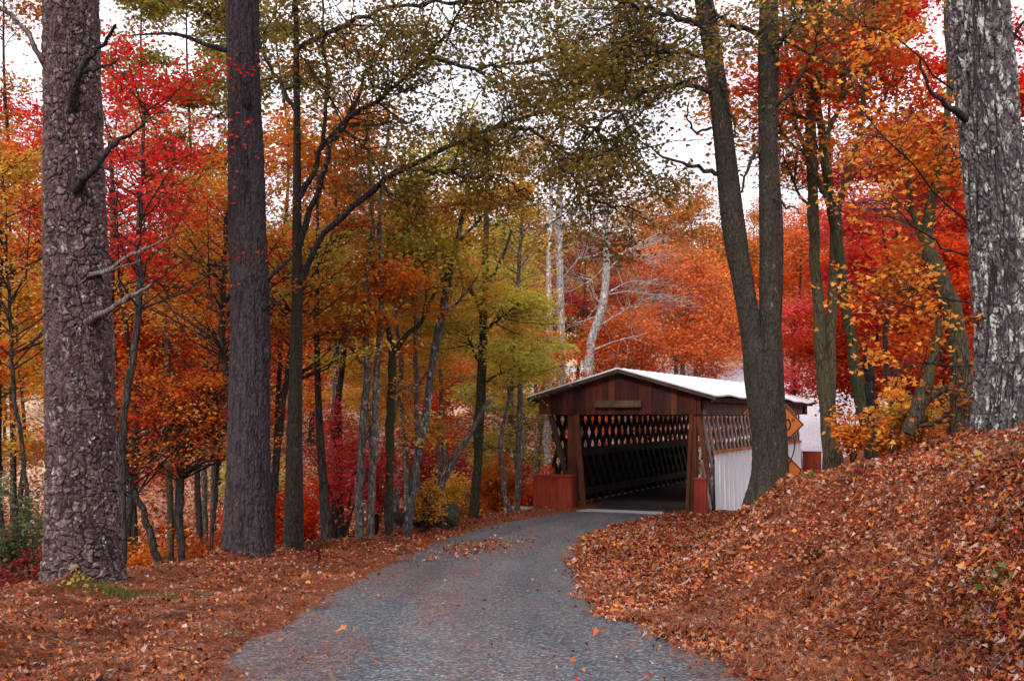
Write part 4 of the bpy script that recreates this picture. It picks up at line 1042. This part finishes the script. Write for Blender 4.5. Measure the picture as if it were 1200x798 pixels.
SH = [
 ('vivid pink-red maple bush under the grey trunk pair', 402, 0, 24.0, 62, 175, 'pinkred', 3000, .085),
 ('vivid red low spray beside the paired grey trunks', 440, 0, 25.5, 28, 120, 'pinkred', 2600, .09),
 ('grey-green broadleaf bush at the frame edge beside the huge pine', 22, 0, 17, 55, 200, 'greygreen', 2600, .08),
 ('deep red bush at the foot of the green one', 15, 0, 16.5, 55, 90, 'maroon', 3500, .07),
 ('orange bush low between the two big pines', 190, 0, 25, 70, 100, 'orange', 2600, .08),
 ('red-orange bush behind the foot of the second pine', 240, 0, 28, 60, 120, 'redorange', 3500, .09),
 ('yellow seedling bush by the creek boulders', 498, 0, 25, 26, 55, 'gold', 1200, .08),
 ('orange-yellow bush between mossy trunk and red parapet', 585, 0, 34, 40, 90, 'orange', 4000, .11),
 ('red-orange shrub by the left end of the bridge', 622, 0, 40, 40, 120, 'redorange', 5000, .13),
 ('maroon shrub on the far slope of the ravine', 510, 0, 44, 60, 120, 'maroon', 5000, .15),
 ('low gold shrub on the far slope behind the boulders', 530, 0, 40, 45, 100, 'gold', 3500, .12),
 ('yellow-leaved thicket on the bank crest by the slender double stem', 1000, 0, 18.5, 34, 85, 'amber', 900, .09),
 ('green and orange thicket at the foot of the gnarled trunk', 1075, 0, 18.5, 45, 70, 'gold', 1500, .08),
 ('orange thicket crowding behind the forked stem', 1050, 0, 25, 60, 120, 'orange', 7000, .09),
 ('red thicket low at the back of the bank', 1110, 0, 27, 70, 130, 'redorange', 7000, .1),
 ('rusty shrub in the ravine behind the oak', 345, 0, 30, 55, 160, 'redorange', 7000, .11),
 ('gold shrub in the ravine past the huge pine', 110, 0, 25, 60, 150, 'orange', 6000, .1),
 ('olive shrub climbing the ravine between the trunks', 300, 0, 38, 60, 150, 'yellowgreen', 5000, .14),
 ('brown-leaved shrub on the far bank near the slanting limb', 560, 0, 42, 40, 80, 'dull', 3000, .13),
]
for k, (lb, px, py, Y, Rp, hp, cl, nl, lf) in enumerate(SH):
    shrub(lb, px, py, Y, Rp, hp, cl, nl, 900 + k * 3, leaf=lf)

# near amber maple whose boughs hang in front of the bank trees
am_b = np.array([7.3, 13.9, H(7.3, 13.9)])
am = empty('maple_tree', am_b, 'young maple with amber star leaves hanging over the bank', 'maple tree')
(v, f), tc = wood(np.array([[0, 0, -.2], [.1, .1, 1.5], [.0, .2, 3.2], [.1, 0, 5.0], [0, 0, 6.4]]), .09, .02, 18, 8, flare=.3)
obj('trunk', make_mesh('trunk', [(v, f, 0)], BARK['dark']), am)
aml = []
for sq in ([(1258, 330, 13.9), (1120, 250, 13.7), (1065, 190, 12.9), (1010, 130, 12.2), (985, 60, 11.8)],
           [(1258, 200, 13.9), (1120, 110, 13.7), (1060, 50, 13), (985, 20, 12.4), (950, -10, 12)],
           [(1258, 400, 13.9), (1120, 350, 13.7), (1060, 360, 12.8), (1000, 330, 12)],
           [(1258, 300, 13.9), (1130, 300, 13.7), (1080, 270, 13), (1030, 235, 12.4), (1000, 240, 12)],
           [(1258, 420, 13.9), (1130, 430, 13.7), (1080, 425, 13), (1030, 440, 12.3)],
           [(1258, 100, 13.9), (1150, 10, 13.7), (1080, -20, 13)]):
    aml.append(limb(am, am_b, pp(sq, 11), .022, .005, BARK['dark'], 'limb', n=16, sides=6, wob=.015, seed=500 + len(aml)))
r = np.random.RandomState(93)
gr = grow_leaves([a_[6:] for a_ in aml], r, 120, .75, 4, .35, 1350, .055, None, start=.35, spread=(.07, .05), kind='maple', flat=.6, twig_r=.0022, tilt=.8)
obj('crown', make_mesh('crown', gr, [BARK['dark'], LEAF['amber']]), am)

# ------------------------------------------------------------------ trees of the far hill: prototypes copied
def copy_tree(root, loc, rz, sc, label=None, group=None):
    c = root.copy(); COL.objects.link(c)
    c.location = loc; c.rotation_euler = (0, 0, rz); c.scale = (sc, sc, sc)
    if label: c['label'] = label
    if group: c['group'] = group
    for ch in root.children:
        d = ch.copy(); COL.objects.link(d); d.parent = c
    return c
KINDS = [('gold_tree', 'gold', 'gold-leaved tree in the wood beyond the ravine', 'gold trees of the far wood', 8000, .19),
         ('rusty_tree', 'rust', 'rust-leaved tree in the wood beyond the ravine', 'rusty trees of the far wood', 9000, .19),
         ('red_tree', 'redorange', 'red-orange tree in the wood beyond the ravine', 'red trees of the far wood', 9000, .19),
         ('bare_tree', 'dull', 'nearly bare grey-twigged tree in the wood beyond the ravine', 'bare trees of the far wood', 1500, .17),
         ('evergreen_tree', 'olive', 'dull green tree in the wood beyond the ravine', 'green trees of the far wood', 9000, .19)]
rf = np.random.RandomState(77)
spots = []
tries = 0
while len(spots) < 125 and tries < 6000:
    tries += 1
    Y = 40 + 75 * rf.uniform() ** 1.1; px = rf.uniform(-60, 1260); x = (px - 600) / F_PX * Y
    t_, w_ = axis_t(x, Y), axis_w(x, Y)
    if abs(w_) < 4.5 and t_ < 18: continue
    if t_ < 14: continue
    if far_road_d(np.array([x]), np.array([Y]))[0] < 5.5: continue
    if 858 < px < 1000 and Y < 90: continue
    if 760 < px < 870 and Y < 84: continue
    if 400 < px < 500 and Y < 92 and Y > 55: continue
    if 620 < px < 860 and Y < 86: continue
    if any((x - a) ** 2 + (Y - b) ** 2 < 10 for a, b, _ in spots): continue
    spots.append((x, Y, px))
protos = {}
for (x, Y, px) in spots:
    if px < 350: p_ = [.3, .3, .25, .1, .05]
    elif px < 640: p_ = [.38, .15, .12, .28, .07]
    elif px < 860: p_ = [.15, .2, .1, .5, .05]
    else: p_ = [.1, .35, .4, .05, .1]
    k = rf.choice(5, p=p_)
    nm, cl, lb, gp, nl, lf = KINDS[k]
    v = rf.randint(0, 3)
    sc = rf.uniform(.75, 1.15) * (.8 if 740 < px < 880 else 1)
    if (k, v) not in protos:
        hgt = (11.5, 13.0, 10.0)[v]
        protos[(k, v)] = auto_tree(nm, lb, 'tree', gp, (x, Y), hgt, .15, .3, 3.6, cl, 'grey' if k == 3 else 'dark', nl, leaf=lf, seed=1200 + k * 10 + v, n_limb=16, n_sub=150 if k == 3 else 100, n_twig=7 if k == 3 else 5, twig_len=1.2, spread=(.55, .28))
        protos[(k, v)].scale = (sc, sc, sc)
    else:
        copy_tree(protos[(k, v)], (x, Y, H(x, Y) - .15), rf.uniform(0, 6.28), sc, lb, gp)

# distant wood on the hilltop, one mass
r = np.random.RandomState(55)
n = 110000
Yw = r.uniform(112, 150, n); xw = r.uniform(-.62, .62, n) * Yw
topz = 13 + 5 * fbm(xw * .06, Yw * .06, 3, 88) - 3 * np.exp(-((xw / Yw - .17) / .07) ** 2)
zw = height(xw, Yw) + topz * r.uniform(0, 1, n) ** .8
V, F = leaves(np.c_[xw, Yw, zw], .6, r, tilt=1.0)
cut = np.arange(n); a_, b_, c_ = F[cut % 3 == 0], F[cut % 3 == 1], F[cut % 3 == 2]
o = obj('distant_woods', make_mesh('distant_woods', [(V, a_, 0), (V[:0].reshape(0, 3), F[:0], 1)] if False else [(V.reshape(-1, 4, 3)[cut % 3 == 0].reshape(-1, 3), np.arange((cut % 3 == 0).sum() * 4).reshape(-1, 4), 0), (V.reshape(-1, 4, 3)[cut % 3 == 1].reshape(-1, 3), np.arange((cut % 3 == 1).sum() * 4).reshape(-1, 4), 1), (V.reshape(-1, 4, 3)[cut % 3 == 2].reshape(-1, 3), np.arange((cut % 3 == 2).sum() * 4).reshape(-1, 4), 2)], [LEAF['dull'], LEAF['rust'], LEAF['olive']]))
tag(o, 'far-off brownish wood along the top of the hill', 'wood', kind='stuff')

# ------------------------------------------------------------------ rocks, log, seedlings
def rock(label, px, Y, s, seed, dz=0.0):
    r = np.random.RandomState(seed)
    th, ph = np.meshgrid(np.linspace(0, 2 * pi, 28, endpoint=False), np.linspace(0.02, pi - .02, 18))
    d = np.stack([np.cos(th) * np.sin(ph), np.sin(th) * np.sin(ph), np.cos(ph)], -1)
    rad = np.ones(th.shape)
    for _ in range(11):
        nn = norm(r.normal(size=3)); c = r.uniform(.55, .85)
        k = d @ nn
        rad = np.minimum(rad, np.where(k > .05, c / np.maximum(k, .05), 9))
    rad = rad * (1 + .22 * fbm(th * 3, ph * 3, 4, seed))
    V = d * rad[..., None] * np.array(s)
    ii = np.arange(28 * 18).reshape(18, 28)
    F = np.stack([ii[:-1], ii[1:], np.roll(ii, -1, 1)[1:], np.roll(ii, -1, 1)[:-1]], -1).reshape(-1, 4)
    x = (px - 600) / F_PX * Y
    o = obj('rock', make_mesh('rock', [(V.reshape(-1, 3), F, 0)], ROCK, smooth=False), None, (x, Y, H(x, Y) + s[2] * .35 + dz))
    o.rotation_euler = (0, 0, r.uniform(0, 6))
    tag(o, label, 'rock')
m, nt, out = newmat('grey_mossy_stone')
rn = noisetex(nt, coords(nt), 5, 7, .7)
rc_ = ramp(nt, rn, [(.3, (.015, .014, .012)), (.5, (.05, .045, .04)), (.7, (.15, .135, .12))])
rc_ = mixc(nt, ramp(nt, noisetex(nt, coords(nt), 2.2, 4), [(.5, (0, 0, 0)), (.65, (.8, .8, .8))]), rc_, (.045, .055, .02))
principled(nt, out, rc_, .9, bump(nt, rn, .8, .06), spec=.2)
ROCK = m
rock('big shadowed boulder beneath the slanting spotted tree', 500, 27, (.5, .42, .45), 1, .1)
rock('pale flat-topped boulder at the foot of the slanting spotted tree', 490, 25.5, (.55, .45, .3), 2, .15)
rock('angular brown boulder at the edge of the verge, beside the fallen limb', 520, 26, (.5, .45, .38), 3, .15)
rock('small grey rock between the boulders and the dark forked trunk', 472, 25.5, (.35, .3, .2), 4, .1)
rock('dark boulder behind the thin ash-grey trunk', 510, 30, (.7, .5, .55), 5, .1)
rock('pale stone lying in the ravine between the two big pines', 256, 30, (.7, .4, .25), 6, .1)
def plant(label, px, py, Y, seed, n=16, h=.16, col='green', leaf=.05):
    r = np.random.RandomState(seed)
    x = (px - 600) / F_PX * Y
    b = np.array([x, Y, H(x, Y)]); root = empty('seedling', b, label, 'seedling', None)
    k = 5; tip = np.c_[r.normal(0, h * .4, (k, 2)), r.uniform(.6, 1.1, k) * h]
    q = np.stack([np.zeros((k, 3)), tip * [.4, .4, .6], tip], 1)
    obj('stem', make_mesh('stem', [(*tubes(q, np.ones((k, 1)) * np.array([[.003, .002, .001]]), 4), 0)], BARK['moss']), root)
    C = tip[r.randint(0, k, n)] * r.uniform(.5, 1.0, (n, 1)) + r.normal(0, h * .12, (n, 3))
    obj('foliage', make_mesh('foliage', [(*leaves(C, leaf, r, tilt=.7), 0)], LEAF[col]), root)
for k, (lb, px, Y, hh, nn, lf, cl) in enumerate([
    ('green seedling on the bank under the lichened trunk, lowest of them', 1170, 6.6, .2, 18, .06, 'green'),
    ('green seedling near the frame edge beside the dark hollow in the bank', 1192, 8.2, .2, 18, .05, 'green'),
    ('yellowing seedling halfway up the bank below the lichened trunk', 1138, 8.8, .22, 16, .055, 'yellowgreen'),
    ('tiny green sprig low in the middle of the bank', 962, 9.8, .14, 10, .04, 'green'),
    ('tiny sprig on the bank below the twin-stemmed tree', 950, 13.5, .18, 12, .05, 'green'),
    ('green sprig growing against the foot of the huge pine', 98, 11.3, .2, 16, .06, 'yellowgreen')]):
    plant(lb, px, 0, Y, 1500 + k, nn, hh, cl, lf)
# grass tuft by the pine
r = np.random.RandomState(66)
n = 900; gx = -4.05 + r.normal(0, .32, n); gy = 11.3 + r.normal(0, .14, n); gh = r.uniform(.04, .12, n)
B0 = np.c_[gx, gy, height(gx, gy) + ground_offset(gx, gy)]
a = r.uniform(0, 6.28, n); w_ = np.c_[np.cos(a), np.sin(a), 0 * a] * .004; tp_ = B0 + np.c_[r.normal(0, .03, n), r.normal(0, .03, n), gh]
V = np.stack([B0 - w_, B0 + w_, tp_ + w_ * .2, tp_ - w_ * .2], 1)
o = obj('grass', make_mesh('grass', [(V.reshape(-1, 3), np.arange(n * 4).reshape(-1, 4), 0)], LEAF['green'])); tag(o, 'small patch of green grass at the foot of the huge pine', 'grass', kind='stuff')

# ------------------------------------------------------------------ covered bridge
BR = empty('covered_bridge', (BO[0], BO[1], 0), 'red timber covered bridge with white metal roof, lattice sides and white tin skirts', 'covered bridge', rz=-math.atan2(AX[0], AX[1]))
L = 15.5; HW = 2.3
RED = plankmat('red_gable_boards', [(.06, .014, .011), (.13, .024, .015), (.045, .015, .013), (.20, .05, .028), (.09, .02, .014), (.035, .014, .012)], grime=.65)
PAR = plankmat('parapet_red_boards', [(.34, .045, .025), (.40, .055, .03), (.30, .04, .025), (.36, .06, .03)], grime=.3)
POST = plankmat('brown_post_timber', [(.12, .035, .016), (.16, .05, .022)])
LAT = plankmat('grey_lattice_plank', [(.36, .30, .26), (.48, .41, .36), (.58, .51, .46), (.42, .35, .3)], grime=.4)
LAT_SHADE = plankmat('shaded_lattice_plank', [(.035, .026, .02), (.05, .038, .03), (.03, .024, .018)], grime=.4)  # darkened copy of the lattice planks, interior shade put into the colour
DARKW = plankmat('dark_old_timber', [(.05, .035, .026), (.08, .055, .04)])
GREYW = plankmat('weathered_header_timber', [(.16, .12, .095), (.22, .17, .14)])
SIGNW = plankmat('weathered_name_board', [(.11, .062, .04), (.12, .07, .045)])
RAIL = plankmat('orange_stained_rail', [(.5, .17, .07), (.55, .2, .085)], grime=.3)
TIN = simplemat('white_tin', (.66, .68, .74), .5, 0, .10, 3, (1, 1, .3), .4, .05)
ROOFM = simplemat('white_roof_metal', (.72, .72, .74), .4, 0, .05, 2, (1, 1, 1), .5, .03)
CONC = simplemat('pale_concrete', (.42, .4, .39), .85, 0, .2, 8)
STONE = simplemat('abutment_stone', (.2, .18, .16), .9, 0, .3, 4)
def part(name, geo, mat, parent=BR, smooth=False):
    V, F = geo if isinstance(geo, tuple) else merge(geo)
    return obj(name, make_mesh(name, [(V, F, 0)], mat, smooth=smooth), parent)
rb = np.random.RandomState(3)
# deck planks
pl = []
for i in range(52):
    y0 = .02 + i * .298
    pl.append(box(-2.25, 2.25, y0, y0 + .285, -.08, .0 + rb.uniform(-.004, .004)))
part('deck', pl, plankmat('deck_timber', [(.05, .046, .045), (.08, .07, .066), (.04, .036, .034)]))
part('floor_beam', [box(-2.2, -1.95, .1, L - .1, -.42, -.09)], DARKW); part('floor_beam', [box(1.95, 2.2, .1, L - .1, -.42, -.09)], DARKW)
part('abutment', [box(-3.0, 3.0, -.72, .9, -3.4, -.085)], STONE); part('abutment', [box(-3.0, 3.0, L - .9, L + .6, -3.4, -.085)], STONE)
part('sill_slab', [box(-3.6, 2.85, -.75, -.01, -.08, .022)], CONC)
part('sill_slab', [box(-2.8, 2.8, L + .01, L + .8, -.08, .015)], CONC)
# lattice trusses
def lattice(xw, mat, z0=.03, z1=3.0, sx=.70, sz=.98, wd=.21):
    out = []
    t0, t1 = .1, L - .1
    for sgn, off in ((1, -.032), (-1, .032)):
        k = sz / sx
        for c in np.arange(t0 - (z1 - z0) / k - sx, t1 + (z1 - z0) / k + sx, sx):
            # z = z0 + sgn*k*(t-c)
            pts = []
            for z in (z0, z1):
                pts.append(((z - z0) / (sgn * k) + c, z))
            (ta, za), (tb2, zb) = sorted(pts)
            if tb2 < t0 or ta > t1: continue
            def atT(t): return z0 + sgn * k * (t - c)
            if ta < t0: ta, za = t0, atT(t0)
            if tb2 > t1: tb2, zb = t1, atT(t1)
            if tb2 - ta < .15: continue
            out.append(beam((xw + off, ta, za), (xw + off, tb2, zb), wd, .045, up=(1, 0, 0)))
    return out
part('lattice_truss', lattice(-HW, LAT_SHADE, sx=.66, sz=.86, wd=.19), LAT_SHADE)
for sx_ in (-1, 1):
    part('shade_panel', [box(sx_ * HW + (-.107 if sx_ < 0 else .08), sx_ * HW + (-.08 if sx_ < 0 else .107), 1.3, L - .25, .03, 1.53)], plankmat('interior_shade_panel', [(.03, .022, .017), (.045, .033, .026)]))  # added dark sheets behind the lattice, standing in for interior shade
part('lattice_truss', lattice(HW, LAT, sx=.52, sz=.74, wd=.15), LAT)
for sx_ in (-1, 1):
    x = sx_ * HW
    for z in (.35, 1.66, 2.93):
        part('chord', [box(x - .13 if sx_ > 0 else x + .075, x - .075 if sx_ > 0 else x + .13, .1, L - .1, z - .12, z + .12)], DARKW)
    part('side_header', [box(x - .06 + sx_ * .12, x + .06 + sx_ * .12, .06, L - .06, 2.86, 3.26)], GREYW)
    part('side_rail', [box(x - .04 + sx_ * .13, x + .04 + sx_ * .13, 1.2, L - .2, 1.70, 1.79)], RAIL)
    # corrugated tin skirt
    n = 700; yy_ = np.linspace(1.3, L - .25, n)
    prof = .018 * np.sin(yy_ / .19 * 2 * pi) + .03 * (np.mod(yy_, .57) < .06)
    zb_ = -.32 + .08 * np.sin(yy_ * .9)
    xo = x + sx_ * (.115 + prof); top = np.full(n, 1.698); lean_ = sx_ * .05
    V = np.concatenate([np.c_[xo + lean_, yy_, zb_], np.c_[xo, yy_, top], np.c_[xo - sx_ * .012 + lean_, yy_, zb_], np.c_[xo - sx_ * .012, yy_, top]])
    i_ = np.arange(n - 1)
    F = np.concatenate([np.stack([i_, i_ + 1, n + i_ + 1, n + i_], -1), np.stack([2 * n + i_ + 1, 2 * n + i_, 3 * n + i_, 3 * n + i_ + 1], -1), np.stack([n + i_, n + i_ + 1, 3 * n + i_ + 1, 3 * n + i_], -1), np.stack([2 * n + i_, 2 * n + i_ + 1, i_ + 1, i_], -1)])
    part('tin_skirt', (V, F), TIN, smooth=False)
# roof
ZE, ZR, OW, RF, RB = 3.34, 4.17, 2.93, -.55, L + .5
for sx_ in (-1, 1):
    ny_, nx_ = 420, 12
    yv = np.linspace(RF, RB, ny_); u = np.linspace(0, 1, nx_)
    Yg, Ug = np.meshgrid(yv, u, indexing='ij')
    sag = .045 * np.sin(Yg * .75 + 1.0) * Ug ** 2 + .02 * np.sin(Yg * 2.1) * Ug ** 2
    Zg = ZR + (ZE - ZR) * Ug + sag * (np.clip((Yg - RF) / 2, 0, 1)) + .018 * (np.mod(Yg, .6) < .05)
    Xg = sx_ * OW * Ug
    top = np.stack([Xg, Yg, Zg + .05], -1).reshape(-1, 3); bot = np.stack([Xg, Yg, Zg + .01], -1).reshape(-1, 3)
    ii = np.arange(ny_ * nx_).reshape(ny_, nx_); M_ = ny_ * nx_
    a, b, c, d = ii[:-1, :-1], ii[:-1, 1:], ii[1:, 1:], ii[1:, :-1]
    Ft = np.stack([a, b, c, d], -1).reshape(-1, 4); Fb_ = np.stack([d, c, b, a], -1).reshape(-1, 4) + M_
    e1, e2 = ii[:-1, -1], ii[1:, -1]; Fe = np.stack([e1, e1 + M_, e2 + M_, e2], -1)
    f1, f2 = ii[0, :-1], ii[0, 1:]; Ff = np.stack([f1, f1 + M_, f2 + M_, f2], -1)
    part('roof', (np.concatenate([top, bot]), np.concatenate([Ft, Fb_, Fe, Ff])), ROOFM)
    for yb in (RF + .03, RB - .03):
        part('bargeboard', [beam((0, yb, ZR - .035), (sx_ * (OW - .02), yb, ZE - .035), .05, .09)], DARKW)
    part('fascia', [box(sx_ * (OW - .14) - .02, sx_ * (OW - .14) + .02, RF + .06, RB - .06, ZE - .13, ZE - .0)], DARKW)
for yb in np.arange(.8, L, 1.45):
    part('tie_beam', [box(-2.2, 2.2, yb - .08, yb + .08, 2.98, 3.16)], DARKW)
    rf_ = [beam((0, yb, ZR - .12), (s_ * 2.75, yb, ZE - .06), .07, .12) for s_ in (-1, 1)]
    part('rafter', rf_, DARKW)
# gables: vertical boards
def gable(y0, wl, wr, name='gable'):
    out = []; x = wl
    while x < wr - .01:
        x1 = min(x + rb.uniform(.17, .21), wr)
        zt = min(ZR + (ZE - ZR) * abs(x) / OW, ZR + (ZE - ZR) * abs(x1) / OW) - .06
        d = rb.uniform(0, .018)
        out.append(box(x + .004, x1 - .004, y0 + d, y0 + .03 + d, 2.86 + rb.uniform(-.012, .012), zt)); x = x1
    part(name, out, RED)
gable(-.30, -2.62, 2.42); gable(L + .2, -2.62, 2.62)
part('name_board', [box(-.78, .68, -.42, -.305, 3.07, 3.27)], SIGNW)
part('gable_beam', [box(-2.6, 2.4, -.26, -.06, 2.88, 2.99)], DARKW)
# portal timbers
part('portal_post', [box(-1.70, -1.42, -.24, -.02, .024, 2.86)], POST)
part('portal_post', [box(2.06, 2.27, -.24, -.02, .024, 2.86)], POST)
part('inner_brace', [beam((-1.40, -.3, 2.86), (-1.16, -.3, .03), .05, .17, up=(1, 0, 0))], POST)
part('inner_brace', [beam((2.14, -.3, 2.86), (2.02, -.3, .03), .05, .10, up=(1, 0, 0))], POST)
part('outer_brace', [beam((-2.28, -.16, 2.84), (-1.78, -.16, 1.05), .09, .15, up=(1, 0, 0))], DARKW)
part('outer_brace', [beam((2.30, -.16, 2.84), (2.62, -.16, 1.05), .09, .13, up=(1, 0, 0))], POST)
def parapet(w0, w1, y0, z1):
    out = []; x = w0
    while x < w1 - .01:
        x1 = min(x + .135, w1); out.append(box(x + .003, x1 - .003, y0, y0 + .03 + rb.uniform(0, .008), .03, z1 - .03)); x = x1
    out.append(box(w0 - .02, w1 + .02, y0 - .03, y0 + .2, z1 - .03, z1 + .02))
    out.append(box(w0, w0 + .04, y0 + .04, y0 + .17, .03, z1 - .031)); out.append(box(w1 - .04, w1, y0 + .04, y0 + .17, .03, z1 - .031))
    part('parapet', out, PAR)
parapet(-2.70, -1.45, -.56, 1.03); parapet(2.30, 2.64, -.56, 1.05); parapet(2.4, 3.15, L + .3, 1.3); parapet(-3.15, -2.4, L + .3, 1.3)

# ------------------------------------------------------------------ warning signs by the bridge
OR_ = simplemat('orange_sign_face', (.55, .14, .02), .45, 0, .12, 8, spec=.4, bs=.03)
BLK = simplemat('black_sign_paint', (.015, .013, .012), .5, 0, .1)
GALV = simplemat('rusty_sign_steel', (.08, .06, .05), .6, .3, .2)
def diamond(root, base, c, half, deep=.006, glyph=None, tiltz=0.0):
    """diamond plate facing the camera side, centre c (world), half diagonal in metres"""
    def dia(h, y0, y1):
        V = np.array([[x, y, z] for y in (y0, y1) for x, z in ((0, -h), (h, 0), (0, h), (-h, 0))], float)
        return V, np.array([[0, 1, 2, 3], [7, 6, 5, 4], [0, 4, 5, 1], [1, 5, 6, 2], [2, 6, 7, 3], [3, 7, 4, 0]])
    def place(geo): V, F = geo; return V + (c - base), F
    pl_ = obj('sign_plate', make_mesh('sign_plate', [(*place(dia(half, 0, deep)), 0)], OR_, smooth=False), root)
    # black border: four bars
    bars = []
    h = half * .93
    cs = [(0, -h), (h, 0), (0, h), (-h, 0)]
    for i in range(4):
        a, b = cs[i], cs[(i + 1) % 4]
        bars.append(beam((a[0], -.004, a[1]), (b[0], -.004, b[1]), .004, half * .045, up=(0, 0, 1)))
    obj('border', make_mesh('border', [(*place(merge(bars)), 0)], BLK, smooth=False), pl_)
    if glyph:
        gs = []
        for kind, gx_, gz_, s in glyph:
            if kind == 'tri':
                sgn = 1 if s > 0 else -1; s = abs(s)
                V = np.array([[gx_ - s, -.005, gz_ + sgn * s * .8], [gx_ + s, -.005, gz_ + sgn * s * .8], [gx_, -.005, gz_ - sgn * s * .6], [gx_, -.005, gz_ - sgn * s * .6 + 1e-4]])
                gs.append((V, np.array([[0, 1, 2, 3]])))
            if kind == '0' or kind == '9':
                th_ = np.linspace(0, 2 * pi, 25)
                zc, rx, rz = (gz_, s * .5, s) if kind == '0' else (gz_ + s * .42, s * .5, s * .58)
                for q in range(24):
                    gs.append(beam((gx_ + rx * cos(th_[q]), -.005, zc + rz * sin(th_[q])), (gx_ + rx * cos(th_[q + 1]), -.005, zc + rz * sin(th_[q + 1])), .003, s * .28, up=(0, 0, 1) if abs(cos(th_[q])) < .7 else (1, 0, 0)))
                if kind == '9': gs.append(beam((gx_ + rx, -.005, zc), (gx_ + rx * .3, -.005, gz_ - s), .003, s * .28, up=(1, 0, 0)))
            if kind == '-': gs.append(beam((gx_ - s, -.005, gz_), (gx_ + s, -.005, gz_), .003, s * .5))
            if kind == "'": gs.append(beam((gx_, -.005, gz_ - s), (gx_, -.005, gz_ + s), .003, s * .5, up=(1, 0, 0)))
        obj('lettering', make_mesh('lettering', [(*place(merge(gs)), 0)], BLK, smooth=False), pl_)
def signpost(label, x, Y, signs, rod=False):
    b = np.array([x, Y, H(x, Y)])
    root = empty('warning_sign', b, label, 'road sign')
    top = max(P(0, s[1], Y)[2] for s in signs) + .1
    obj('post', make_mesh('post', [(*box(-.03, .03, .012, .06, -.4, top - b[2]), 0)], GALV, smooth=False), root)
    for px, py, hp, gl_ in signs:
        c = P(px, py, Y); c[1] = Y
        diamond(root, b, c, hp / F_PX * Y, glyph=gl_)
    if rod:
        q = smooth_path(pp([(922, 512), (930, 514), (931, 524), (928, 536), (922, 547)], Y - .05) - b, 16)
        obj('bent_wire', make_mesh('bent_wire', [(*tubes(q[None], np.full((1, 16), .012), 6), 0)], BLK), root)
s_ = 50 / F_PX * 20.2
signpost('orange diamond warning sign seen either side of the twin-stemmed tree', P(902, 484, 22)[0], 22.2, [(902, 484, 30, None)])
h_ = 25.5 / F_PX * 20.8
signpost('orange diamond clearance sign nearest the bridge, with a second diamond low on its post', P(917, 498, 20.8)[0], 20.8,
         [(917, 497.5, 25.5, [('9', -.22, 0, .1), ("'", -.12, .08, .04), ('-', -.04, 0, .035), ('0', .10, 0, .1), ("'", .19, .09, .035), ("'", .225, .09, .035), ('tri', 0, .26, .07), ('tri', 0, -.26, -.07)]), (915, 551, 26, None)], rod=True)

# ------------------------------------------------------------------ camera, light, world
cam = bpy.data.cameras.new('camera'); co = bpy.data.objects.new('camera', cam); COL.objects.link(co)
co.location = (0, 0, CAMZ); co.rotation_euler = (radians(90), 0, 0)
cam.sensor_width = 36; cam.lens = F_PX / 1200 * 36; cam.shift_y = (HOR - 399) / 1200.0
cam.clip_start = .1; cam.clip_end = 2000
scene.camera = co

SE, SR = radians(34), radians(198)
w = bpy.data.worlds.new('World'); scene.world = w; w.use_nodes = True
nt = w.node_tree; nt.nodes.clear()
out = nt.nodes.new('ShaderNodeOutputWorld'); bg = nt.nodes.new('ShaderNodeBackground')
sky = nt.nodes.new('ShaderNodeTexSky'); sky.sky_type = 'NISHITA'; sky.sun_disc = False
sky.sun_elevation = SE; sky.sun_rotation = SR; sky.dust_density = 3.0; sky.air_density = 1.0
hs = nt.nodes.new('ShaderNodeHueSaturation'); hs.inputs['Saturation'].default_value = .12
nt.links.new(sky.outputs[0], hs.inputs['Color'])
mx = mixc(nt, .75, hs.outputs[0], (11.5, 11.2, 11.9))
wc = nt.nodes.new('ShaderNodeTexCoord'); wm = nt.nodes.new('ShaderNodeMapping'); wm.inputs['Scale'].default_value = (1, 1, 2.6)
nt.links.new(wc.outputs['Generated'], wm.inputs[0])
cl = ramp(nt, noisetex(nt, wm.outputs[0], 3.2, 6, .6), [(.38, (.52, .53, .58)), (.5, (.92, .92, .94)), (.62, (1.12, 1.12, 1.12))])
mx = mixc(nt, 1.0, mx, cl, 'MULTIPLY')
nt.links.new(mx, bg.inputs[0]); bg.inputs[1].default_value = .115
nt.links.new(bg.outputs[0], out.inputs[0])
sun = bpy.data.lights.new('sun', 'SUN'); sun.energy = 1.5; sun.angle = radians(14); sun.color = (1, .95, .88)
so = bpy.data.objects.new('sun', sun); COL.objects.link(so)
# sun direction: azimuth SR (Blender sky: rotation about z), elevation SE
az = SR
dirv = np.array([sin(az) * cos(SE), cos(az) * cos(SE), sin(SE)])
from mathutils import Vector
so.rotation_euler = Vector(dirv.tolist()).to_track_quat('Z', 'Y').to_euler()
so.location = (0, 0, 30)

vs = scene.view_settings
vs.view_transform = 'Standard'; vs.look = 'None'; vs.exposure = 0.68; vs.gamma = 1.0; vs.use_curve_mapping = False
scene.cycles.max_bounces = 10; scene.cycles.diffuse_bounces = 6; scene.cycles.transmission_bounces = 8; scene.cycles.glossy_bounces = 2
scene.cycles.use_denoising = True
scene.cycles.use_adaptive_sampling = True
